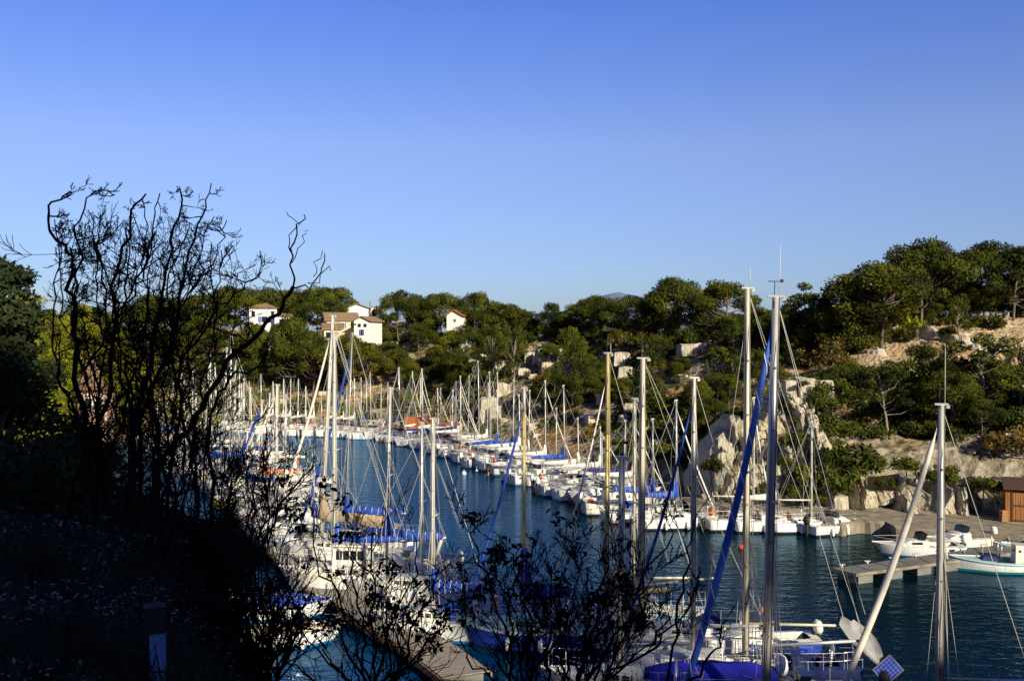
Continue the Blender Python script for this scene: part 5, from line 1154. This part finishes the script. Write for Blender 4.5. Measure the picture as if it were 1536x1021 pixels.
# ---------------------------------------------------------------- near right boats
gN = 'boats moored close below the viewpoint'
def nb(label, X, Yt, d, hd, L, tm, roll=0.4, **kw):
    ex = kw.pop('extra', ('fenders', 'wheel')); o = sailboat(label, L, kw.pop('B', L*0.34), kw.pop('fb', 0.85), Hof(Yt, d), tm=tm, group=gN, fine=True, extra=ex, **kw); put_mast(o, L, tm, X, d, hd, roll); return o
nb('sloop with bright blue hull and slim yellow mast amid the lower twigs', 785.5, 582, 38.9, 172, 5.0, 0.5, 0.15, hull='blue_hull', deckm='aqua_deck', rub='white_hull', cov='blue_canvas', jib=('blue_canvas', None), mast='yellow_mast', mast2=('white_mast', 0.9), r=0.085, jibr=0.05, coverr=0.25, collar=1.8, under='antifoul_black')
nb('white sloop carrying the tall olive and yellow mast', 910, 530, 39.3, 168, 5.8, 0.55, 0.3, cov='tan_canvas', jib='white_canvas', mast='yellow_mast', mast2=('yellow_mast', 0.7), r=0.12, jibr=0.035, extra=('dodger', 'fenders'), antenna=0.4)
nb('sloop with the short thick silver mast beside the tall yellow mast', 930, 686, 33.0, 165, 5.4, 0.5, 0.4, cov=None, jib=None, mast='alloy', r=0.15, spreaders=1, fb=0.8)
nb('turquoise-trimmed boat with the slimmer of the twin cream masts', 951, 598, 41.5, 170, 5.6, 0.52, 0.2, cov=None, jib=None, mast='cream_mast', r=0.1, hull='white_hull', rub='aqua_hull')
nb('white sailing boat with the thicker of the twin cream masts and bare boom', 961, 538, 38.4, 178, 6.6, 0.74, 0.45, cov=None, jib=None, mast='cream_mast', r=0.175, boomL=2.9, boom_z=1.4, boom_up=0.12, extra=('fenders', 'wheel', 'buoy', 'dodger'), fb=0.8, cab=(0.34, 0.7, 0.36), under='antifoul_teal')
nb('sloop with the slim mast carrying white crosstrees left of the blue furled sail', 1039, 567, 34.5, 172, 5.6, 0.52, 0.3, cov=None, jib=('blue_canvas', None), mast='white_mast', r=0.12, jibr=0.045, spreaders=2, masthead='white_mast')
nb('boat with tall cream mast topped by an aerial, bare boom to the right', 1118, 433, 35.4, 177, 5.6, 0.7, 0.3, hull='navy_shade_hull', deckm='navy_shade_hull', fb=0.6, cov=None, jib=None, mast='cream_mast', r=0.155, boomL=3.95, boom_z=1.0, boom_up=0.0, antenna=0.8, vane=False)  # from here on, dark hull and deck colours stand in for the hill's shade
nb('boat with the tallest thick mast and long blue furled sail spiralled with white', 1147, 446, 30.6, 171, 6.4, 0.6, 1.5, hull='navy_shade_hull', deckm='grey_hull', fb=0.6, cov=None, jib=('sail_blue', 'white_canvas'), mast='alloy', r=0.185, jibr=0.095, boomL=2.75, boom_z=1.7, boom_up=0.13, antenna=1.6, spreaders=1, under='antifoul_black', jtop=0.98)
nb('boat with thick silver mast at right and cream furled sail slanting down left', 1408, 607, 29.6, 168, 6.0, 0.5, 0.45, hull='navy_shade_hull', deckm='grey_hull', cov=None, jib='white_canvas', mast='alloy', r=0.14, jibr=0.085, antenna=1.7, spreaders=0, fb=0.7, jtop=0.97)
o = motorboat('small open boat with pale wooden deck on the shore side of the plank pontoon', 4.0, B=1.6, fb=.6, group=gN, deckm='tan_deck', hull='white_hull', under='antifoul_blue', cab=(0.5, 0.8, 0.2)); put(o, Wp(440, 965), 8)
o = motorboat('white boat with bright blue deck on the shore side of the plank pontoon', 4.2, B=1.7, fb=.65, group=gN, deckm='blue_hull', hull='white_hull', under='antifoul_blue', cab=(0.25, 0.85, 0.3)); put(o, Wp(425, 925), 5)
# blue tarpaulin boat with an outboard
d = 33.2; p = P(1085, 1010, d)
root = thing('covered_boat', 'boat under a dark royal blue tarpaulin with a white and black outboard', 'boat'); L = 4.9
hb, zs = build_hull(root, L, 2.1, 0.7, 0.85, 0.2, 0.1, ('white_hull', 'antifoul_black'), 15, None)
mb = MB(); n = 13; vs = []
for i in range(n):
    t = i/(n-1); b = hb(t)*1.04; x = -L/2+L*t
    for k in range(9):
        u = k/8*2-1; zz = zs(t)+0.02-0.22*(abs(u)**6)+0.62*(1-abs(u)**1.6)*math.sin(PI*min(1, 0.15+t*0.9))**0.5+0.03*math.sin(i*2.1+k); vs.append((x, b*u, zz))
mb.add(vs, [(i*9+k, i*9+k+1, i*9+k+10, i*9+k+9) for i in range(n-1) for k in range(8)], 0, True); tp = mb.build('tarpaulin', 'royal_canvas', root)
m2 = MB(); m2.tube([(-L/2+L*t, -hb(t)*1.05, zs(t)-0.19) for t in [k/16 for k in range(1, 16)]], 0.022, 4); m2.tube([(-L/2+L*t, hb(t)*1.05, zs(t)-0.19) for t in [k/16 for k in range(1, 16)]], 0.022, 4); m2.build('edge_rope', 'white_canvas', tp)
outboard(root, -L/2-0.2, 0, 0.72, 1.35)
put(root, (p.x-0.75, d), 176)
# bottom right: open boats with grey cloth, solar panel
a, b = P(1274, 936, 35.0), P(1322, 995, 34.2)
mb = MB(); n, m = 12, 6; vs = []
for i in range(n):
    for j in range(m):
        u, v = i/(n-1), j/(m-1); c = a.lerp(b, u); w = 0.18+0.45*math.sin(PI*min(1, 0.2+u*0.8)); vs.append((c.x+(v-0.5)*w*1.5, c.y+0.12*math.sin(v*9+u*3)+0.08*math.cos(u*8), c.z+0.08*math.sin(v*7+u*5)+(0.18 if 0 < v < 1 and i == 0 else 0)))
mb.add(vs, [(i*m+j, i*m+j+1, i*m+m+j+1, i*m+m+j) for i in range(n-1) for j in range(m-1)], 0, True)
tag(mb.build('draped_cloth', 'grey_canvas'), 'grey crumpled sailcloth hanging from the ends of the two white booms', 'cloth')
L = 4.6; o = motorboat('small grey boat with a low cabin at the bottom edge, right of the blue tarpaulin', L, B=1.8, fb=0.6, deckm='grey_hull', group=gN, hull='grey_hull', under='antifoul_black', cowl='rubber_black', cab=(0.5, 0.8, 0.25)); put(o, (P(1215, 1030, 32.6).x, 32.6), 178)
L = 4.4; o = motorboat('white and blue launch with a light engine cowl behind the tallest mast', L, B=1.7, fb=0.6, hull='blue_hull', group=gN, under='antifoul_black'); put(o, (P(1140, 975, 38.2).x, 38.2), 186)
t = thing('solar_panel', 'dark blue solar panel tilted on a boat at the bottom right', 'solar panel', P(1332, 1004, 34.0))
t.rotation_euler = (R(62), R(-38), R(8))
t.scale = (0.78, 0.78, 0.78)
mb = MB(); mb.box((0, 0, 0), (0.98, 0.78, 0.03)); pn = mb.build('panel', 'solar_cells', t)
mb = MB()
for (x, y, sx, sy) in ((0, .4, 1.04, .03), (0, -.4, 1.04, .03), (.5, 0, .03, .8), (-.5, 0, .03, .8)): mb.box((x, y, 0.005), (sx, sy, .05))
mb.build('frame', 'dark_stone', t)

# ---------------------------------------------------------------- foreground shrubs in shade
class Bush:
    def __init__(s, seed): s.mb = MB(); s.rs = random.Random(seed); s.tips = []
    def stem(s, pts, r0, r1, n=6):
        k = len(pts); q = []
        for i in range(k-1):
            for u in (0, .33, .66):
                p = pts[i].lerp(pts[i+1], u); j = 0.018*(0 if i == 0 and u == 0 else 1); q.append(p+Vector((s.rs.uniform(-j, j), s.rs.uniform(-j, j), s.rs.uniform(-j, j))))
        q.append(pts[-1]); m = len(q); s.mb.tube(q, [(r0+(r1-r0)*i/(m-1))*(1+0.12*s.rs.uniform(-1, 1)) for i in range(m)], n, caps=False); return q
    def twig(s, p, d, ln, r, depth, up=0.15, bend=0.35, kids=3):
        n = max(3, int(ln/0.07)); st = ln/n; pts = [p]; d = d.normalized(); wig = s.rs.uniform(-1, 1)
        ax = Vector((s.rs.uniform(-1, 1), s.rs.uniform(-1, 1), s.rs.uniform(-.3, .3))).normalized()
        for i in range(n):
            d = (d+Vector((s.rs.gauss(0, 1), s.rs.gauss(0, 1), s.rs.gauss(0, 1)))*0.13*bend/0.35+Vector((0, 0, up*0.25))+d.cross(ax)*0.10*math.sin(i*0.7+wig*3)).normalized(); pts.append(pts[-1]+d*st)
        s.mb.tube(pts, [max(0.0016, r*(1-0.62*i/n)) for i in range(n+1)], 4 if r < 0.006 else 5, caps=False, smooth=True)
        if depth > 0:
            for q in range(kids):
                i = s.rs.randint(max(1, n//4), n); sd = Vector((s.rs.uniform(-1, 1), s.rs.uniform(-.7, .7), s.rs.uniform(-.3, .9))); dd = ((pts[i]-pts[i-1]).normalized()*0.9+sd*0.75)
                s.twig(pts[i], dd, ln*s.rs.uniform(0.4, 0.75), r*(1-0.62*i/n)*0.72, depth-1, up, bend, kids)
        else: s.tips.append((pts[-1], d))
def leaves(mb, c, d, n, size, rs, spread):
    for q in range(n):
        p = c+Vector((rs.gauss(0, spread), rs.gauss(0, spread), rs.gauss(0, spread)-spread*0.4)); a = Vector((rs.uniform(-1, 1), rs.uniform(-1, 1), rs.uniform(-1.3, .3))).normalized(); b = a.cross(Vector((rs.uniform(-1, 1), rs.uniform(-1, 1), rs.uniform(-1, 1)))).normalized(); L_ = size*rs.uniform(.6, 1.4); w = L_*.24
        mb.add([p, p+a*L_*.35+b*w, p+a*L_, p+a*L_*.4-b*w], [(0, 1, 2, 3)])
def foreshrub(label, stems, seed, name='bare_shrub', tw=0.55, td=2, leafn=0, kids=3, dens=0.14, tr=0.009, cat='shrub', up=0.3):
    root = thing(name, label, cat, (stems[0][0][0][0], stems[0][0][0][1], stems[0][0][0][2])); o0 = Vector(root.location)
    alltips = []; rs = random.Random(seed)
    for (pts, r0, r1, den) in stems:
        B_ = Bush(rs.randint(0, 10**6)); q = B_.stem([Vector(p)-o0 for p in pts], r0, r1)
        ln = sum((q[i+1]-q[i]).length for i in range(len(q)-1)); nt = int(ln/dens*den)
        for k in range(nt):
            i = rs.randint(int(len(q)*0.22), len(q)-1); fr_ = i/len(q); t_ = (q[min(i+1, len(q)-1)]-q[max(0, i-1)]).normalized()
            sd = Vector((rs.uniform(-1, 1), rs.uniform(-.8, .8), rs.uniform(-.15, .55))); 
            if name == 'bare_shrub' and seed == 11:
                e_ = q[i]+o0+(t_*0.6+sd).normalized()*tw*1.6; ex_, ey_ = PX(e_)
                if ex_ < 66: sd.x = abs(sd.x)+0.4; t_ = t_*0.3
                if ex_ > 395: sd.x = -abs(sd.x)
                if ey_ < 275: sd.z = -0.3; t_ = t_*0.3
            B_.twig(q[i], t_*0.6+sd, tw*rs.uniform(.5, 1.2)*(1.2-0.75*fr_)*(0.6 if q[i].z+o0.z > 12.6 else 1), tr*(1.1-0.4*fr_), td, up, 0.6, kids)
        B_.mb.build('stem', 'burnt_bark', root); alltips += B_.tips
    if leafn:
        lm = MB(); ch = rs.sample(alltips, min(len(alltips), leafn))
        for c, d_ in ch:
            leaves(lm, c, d_, rs.randint(16, 40), 0.032, rs, 0.022)
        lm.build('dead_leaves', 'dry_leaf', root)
    return root
def pl(pts, d0, d1=None):
    d1 = d0 if d1 is None else d1; n = len(pts)-1; return [P(X, Y, d0+(d1-d0)*i/n) for i, (X, Y) in enumerate(pts)]
S = [
 (pl([(172, 905), (150, 800), (135, 720), (129, 640), (118, 592), (114, 514), (114, 467), (104, 432), (112, 397), (102, 373), (78, 350), (69, 326), (78, 299), (106, 287)], 6.3, 6.0), 0.038, 0.005, 0.6),
 (pl([(114, 440), (114, 416), (121, 373), (114, 342), (133, 299), (153, 283), (172, 292)], 6.1, 6.2), 0.013, 0.004, 0.9),
 (pl([(150, 870), (146, 797), (149, 718), (145, 640), (168, 580), (172, 475), (168, 428), (188, 369), (196, 318), (219, 291)], 6.6, 6.8), 0.036, 0.006, 0.8),
 (pl([(200, 900), (196, 800), (200, 720), (196, 640), (219, 573), (227, 514), (243, 455), (251, 405), (259, 357), (270, 310), (270, 283)], 6.9, 7.1), 0.04, 0.005, 0.9),
 (pl([(210, 900), (205, 800), (212, 700), (212, 632), (243, 553), (266, 483), (274, 428), (290, 357), (306, 310), (317, 275)], 6.4, 6.6), 0.034, 0.004, 0.9),
 (pl([(255, 900), (245, 800), (262, 680), (270, 593), (274, 538), (329, 459), (364, 436), (391, 408)], 6.8, 6.4), 0.03, 0.004, 1.0),
 (pl([(240, 880), (232, 790), (236, 700), (282, 640), (313, 593), (341, 545), (372, 514), (400, 490), (425, 460), (440, 430)], 6.2, 5.8), 0.034, 0.011, 0.22),
 (pl([(440, 430), (438, 400), (436, 375), (450, 340), (456, 322)], 5.8, 5.8), 0.010, 0.004, 0.0),
 (pl([(440, 432), (460, 430), (478, 408), (487, 380)], 5.8, 5.8), 0.009, 0.003, 0.0),
 (pl([(437, 395), (446, 372), (458, 358), (462, 345)], 5.8, 5.75), 0.006, 0.002, 0.0), (pl([(462, 424), (476, 420), (490, 402), (497, 405)], 5.8, 5.85), 0.006, 0.002, 0.0), (pl([(436, 378), (432, 360), (446, 338), (430, 318)], 5.8, 5.8), 0.006, 0.002, 0.0), (pl([(470, 415), (474, 396), (484, 376)], 5.8, 5.8), 0.005, 0.002, 0.0),
 (pl([(120, 560), (150, 520), (180, 470), (205, 420), (225, 370), (232, 320), (240, 290)], 6.3, 6.5), 0.016, 0.004, 0.9),
 (pl([(172, 475), (200, 440), (215, 390), (222, 340), (214, 300)], 6.8, 6.6), 0.012, 0.003, 1.0),
 (pl([(227, 514), (262, 470), (292, 430), (318, 395), (335, 355), (340, 330)], 7.0, 7.2), 0.014, 0.003, 1.0),
 (pl([(326, 930), (322, 856), (318, 757), (314, 640), (330, 590), (352, 560), (400, 548), (440, 540)], 6.2, 5.8), 0.026, 0.004, 0.5),
 (pl([(330, 950), (310, 852), (275, 797), (252, 730), (238, 640), (225, 560)], 6.1, 6.6), 0.03, 0.01, 0.7),
 (pl([(345, 980), (370, 880), (400, 800), (430, 740), (470, 700)], 5.6, 5.4), 0.02, 0.004, 0.6),
 (pl([(100, 880), (95, 797), (115, 718), (126, 640), (90, 580), (84, 540)], 6.4, 6.1), 0.03, 0.005, 0.5),
]
rx_ = random.Random(55)
for k in range(18):
    tx = 84+14*k+rx_.uniform(-8, 8); ty = rx_.uniform(312, 385) if k < 16 else rx_.uniform(340, 400); bx = 120+10*k; by = 880; d0 = rx_.uniform(5.9, 7.4); ph = rx_.uniform(0, 6); am = rx_.uniform(8, 20)
    pt_ = []
    for i in range(12):
        u = i/11; pt_.append((bx+(tx-bx)*(0.25*u+0.75*u**1.8)+am*math.sin(ph+u*rx_.uniform(8, 10))*min(1, u*3), by+(ty-by)*u))
    S.append((pl(pt_, d0, d0+rx_.uniform(-.3, .3)), rx_.uniform(0.014, 0.026), 0.0035, 0.75))
S = [(a_, b_*0.56, c_, d_) for a_, b_, c_, d_ in S]
foreshrub('large bare twisted shrub with many wavy black stems against the sky at left', S, 11, tw=0.31, td=3, kids=3, dens=0.12, tr=0.006, up=0.1)
def fan(X, Y, d, tips, seed, r=0.008, dj=0.5):
    rs = random.Random(seed); out = []
    for (tx, ty) in tips:
        n = 5; d1 = d+rs.uniform(-dj, dj); pts = []
        for i in range(n+1):
            u = i/n; pts.append(P(X+(tx-X)*u+rs.uniform(-14, 14)*(0 < i < n), Y+(ty-Y)*u+rs.uniform(-8, 8)*(0 < i < n), d+(d1-d)*u))
        out.append((pts, r, 0.003, 1.0))
    return out
foreshrub('twiggy leafless bush with dark withered leaves, in front of the nearest white sloop', fan(560, 1075, 4.6, [(470, 800), (520, 830), (505, 900), (560, 790), (590, 870), (625, 810), (640, 870), (660, 850), (580, 930), (440, 930), (480, 960), (610, 960), (540, 970), (660, 940), (420, 980), (680, 900)], 3), 21, tw=0.3, td=2, leafn=26, dens=0.15, tr=0.0035)
foreshrub('dense thicket of black twigs and withered leaves at the lower left of the boats', fan(410, 1070, 5.2, [(340, 760), (380, 740), (430, 800), (400, 850), (450, 900), (360, 830), (330, 880), (470, 880), (410, 940), (350, 950), (300, 900), (390, 690), (330, 990), (290, 960), (380, 985), (260, 940)], 4), 22, tw=0.36, td=2, leafn=45, dens=0.10, tr=0.006)
foreshrub('fine upright black twigs filling the gap between the bare shrub and the thicket', fan(330, 1060, 5.8, [(250, 720), (275, 640), (300, 700), (325, 620), (350, 680), (375, 740), (400, 640), (290, 780), (340, 800), (240, 800), (420, 720), (310, 560)], 14), 26, tw=0.36, td=3, leafn=16, dens=0.13, tr=0.0035)
foreshrub('bare bush with a few dark seed clumps rising before the blue-hulled boat', fan(800, 1090, 4.4, [(705, 800), (740, 860), (770, 830), (800, 850), (760, 905), (850, 850), (830, 900), (720, 930), (690, 960)], 5), 23, tw=0.28, td=3, leafn=14, dens=0.17, tr=0.0032)
foreshrub('tangled dark bush leaning to the right in front of the cream and silver masts', fan(860, 1085, 4.2, [(910, 800), (880, 850), (940, 860), (985, 880), (1010, 800), (900, 920), (950, 930), (1000, 940), (850, 900), (830, 940), (1040, 900)], 6), 24, tw=0.26, td=3, leafn=12, dens=0.13, tr=0.0032)
foreshrub('thin bare branch crossing the cream masts at lower centre right', fan(1000, 1080, 4.0, [(1045, 770), (1090, 930)], 7), 25, tw=0.2, td=1, dens=0.2, tr=0.0032)
# dark leafy shrubs that close the lower left
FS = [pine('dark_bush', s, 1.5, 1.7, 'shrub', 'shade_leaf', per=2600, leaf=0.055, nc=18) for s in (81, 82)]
PROT['fs'] = FS
rf = random.Random(9)
for q, (X, Y, d, sc, lb) in enumerate([(30, 860, 7.4, .75, 'dark bush below the conifer at the far left'), (95, 850, 7.8, .5, 'low dark bush under the leftmost bare stems'), (225, 850, 7.2, .46, 'low dark bush behind the small blue post'), (300, 880, 6.8, .5, 'dark bush at the foot of the right-hand bare stems'), (-10, 800, 8.4, 1.2, 'dark bush at the left frame edge'), (30, 770, 9.2, 1.5, 'tall dark bush hiding the trunk of the conifer at the left edge'), (160, 850, 7.4, .4, 'lowest dark bush, between the bare stems')]):
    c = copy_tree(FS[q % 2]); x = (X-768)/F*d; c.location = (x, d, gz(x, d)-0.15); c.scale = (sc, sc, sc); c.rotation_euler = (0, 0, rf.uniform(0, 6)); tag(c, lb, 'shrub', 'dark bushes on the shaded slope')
# dark conifer at the left edge
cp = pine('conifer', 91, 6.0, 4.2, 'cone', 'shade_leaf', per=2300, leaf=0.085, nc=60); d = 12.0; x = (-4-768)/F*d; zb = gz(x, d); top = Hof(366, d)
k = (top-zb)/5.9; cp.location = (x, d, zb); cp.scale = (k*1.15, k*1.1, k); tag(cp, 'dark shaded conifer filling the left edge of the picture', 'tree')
# post
d = 4.0; a = P(229, 1060, d); t = thing('marker_post', 'square bluish post with a dark cap and a wire around it, lower left', 'post', (a.x+0.02, d, 0))
z1 = Hof(945, d); z2 = Hof(907, d)
mb = MB(); mb.box((0, 0, (9.8+z1)/2), (0.062, 0.062, z1-9.8), 0.35); mb.build('shaft', 'post_paint', t)
mb = MB(); mb.box((-0.012, 0, (z1+z2)/2), (0.092, 0.092, z2-z1), 0.35, top=0.93); mb.build('cap', 'post_dark', t)
mb = MB(); mb.tube([(0.05*math.cos(a_*PI/6), 0.05*math.sin(a_*PI/6), Hof(1001, d)+0.004*math.sin(a_)) for a_ in range(13)], 0.004, 4); mb.build('wire_loop', 'rubber_black', t)
# grass on the near slope
rg = np.random.RandomState(8); N = 30000; dd = 2.6+rg.rand(N)**0.8*6.5; XX = rg.uniform(-60, 520, N); xx = (XX-768)/F*dd; zz = ground(xx, dd)
hh = 0.05+0.16*rg.rand(N)**2.2*(0.5+fbm(xx*1.5, dd*1.5, 0, 2)*0.8+0.5); p = np.stack([xx, dd, zz-0.01], 1); ln = rg.normal(size=(N, 3))*np.array([0.35, 0.35, 0]); tip = p+(ln+np.array([0, 0, 1]))*hh[:, None]
sw = rg.normal(size=(N, 3))*np.array([1, 1, 0]); sw /= np.linalg.norm(sw, axis=1, keepdims=True); w = 0.0035
mid = p*0.5+tip*0.5+np.array([0, 0, 0.012]); V = np.stack([p-sw*w, p+sw*w, mid+sw*w*.7, tip, mid-sw*w*.7], 1).reshape(-1, 3)
tag(np_mesh('dry_grass', V, np.arange(N*5).reshape(-1, 5), 'grass_leaf'), 'dry grass in deep shade on the near slope', 'grass', kind='stuff')

N = 16000; dd = 2.8+rg.rand(N)**0.9*5.5; XX = rg.uniform(-80, 480, N); xx = (XX-768)/F*dd; keep = fbm(xx*2.2, dd*2.2, 7, 3) > 0.0; xx, dd = xx[keep], dd[keep]; zz = ground(xx, dd); N = len(xx)
p = np.stack([xx, dd, zz+rg.rand(N)*0.16], 1); a = rg.normal(size=(N, 3)); a[:, 2] = np.abs(a[:, 2])*0.4; a /= np.linalg.norm(a, axis=1, keepdims=True); b = np.cross(a, rg.normal(size=(N, 3))*0.4+np.array([0, 0, 1])); b /= np.linalg.norm(b, axis=1, keepdims=True); L_ = 0.005+0.014*rg.rand(N, 1)**2
V = np.stack([p-a*L_, p+b*L_*.4, p+a*L_, p-b*L_*.4], 1).reshape(-1, 3)
tag(np_mesh('small_weeds', V, np.arange(N*4).reshape(-1, 4), 'weed_leaf'), 'small pale weeds scattered over the shaded near slope', 'weeds', kind='stuff')

# ---------------------------------------------------------------- remove the masters
def kill(o):
    for ch in list(o.children): kill(ch)
    bpy.data.objects.remove(o)
for k in PROT:
    for p in PROT[k]: kill(p)
for o, a_, b_ in FP: kill(o)
for o in MP: kill(o)
for o in bpy.data.objects:
    for key in ('ht', 'wd'):
        if key in o: del o[key]
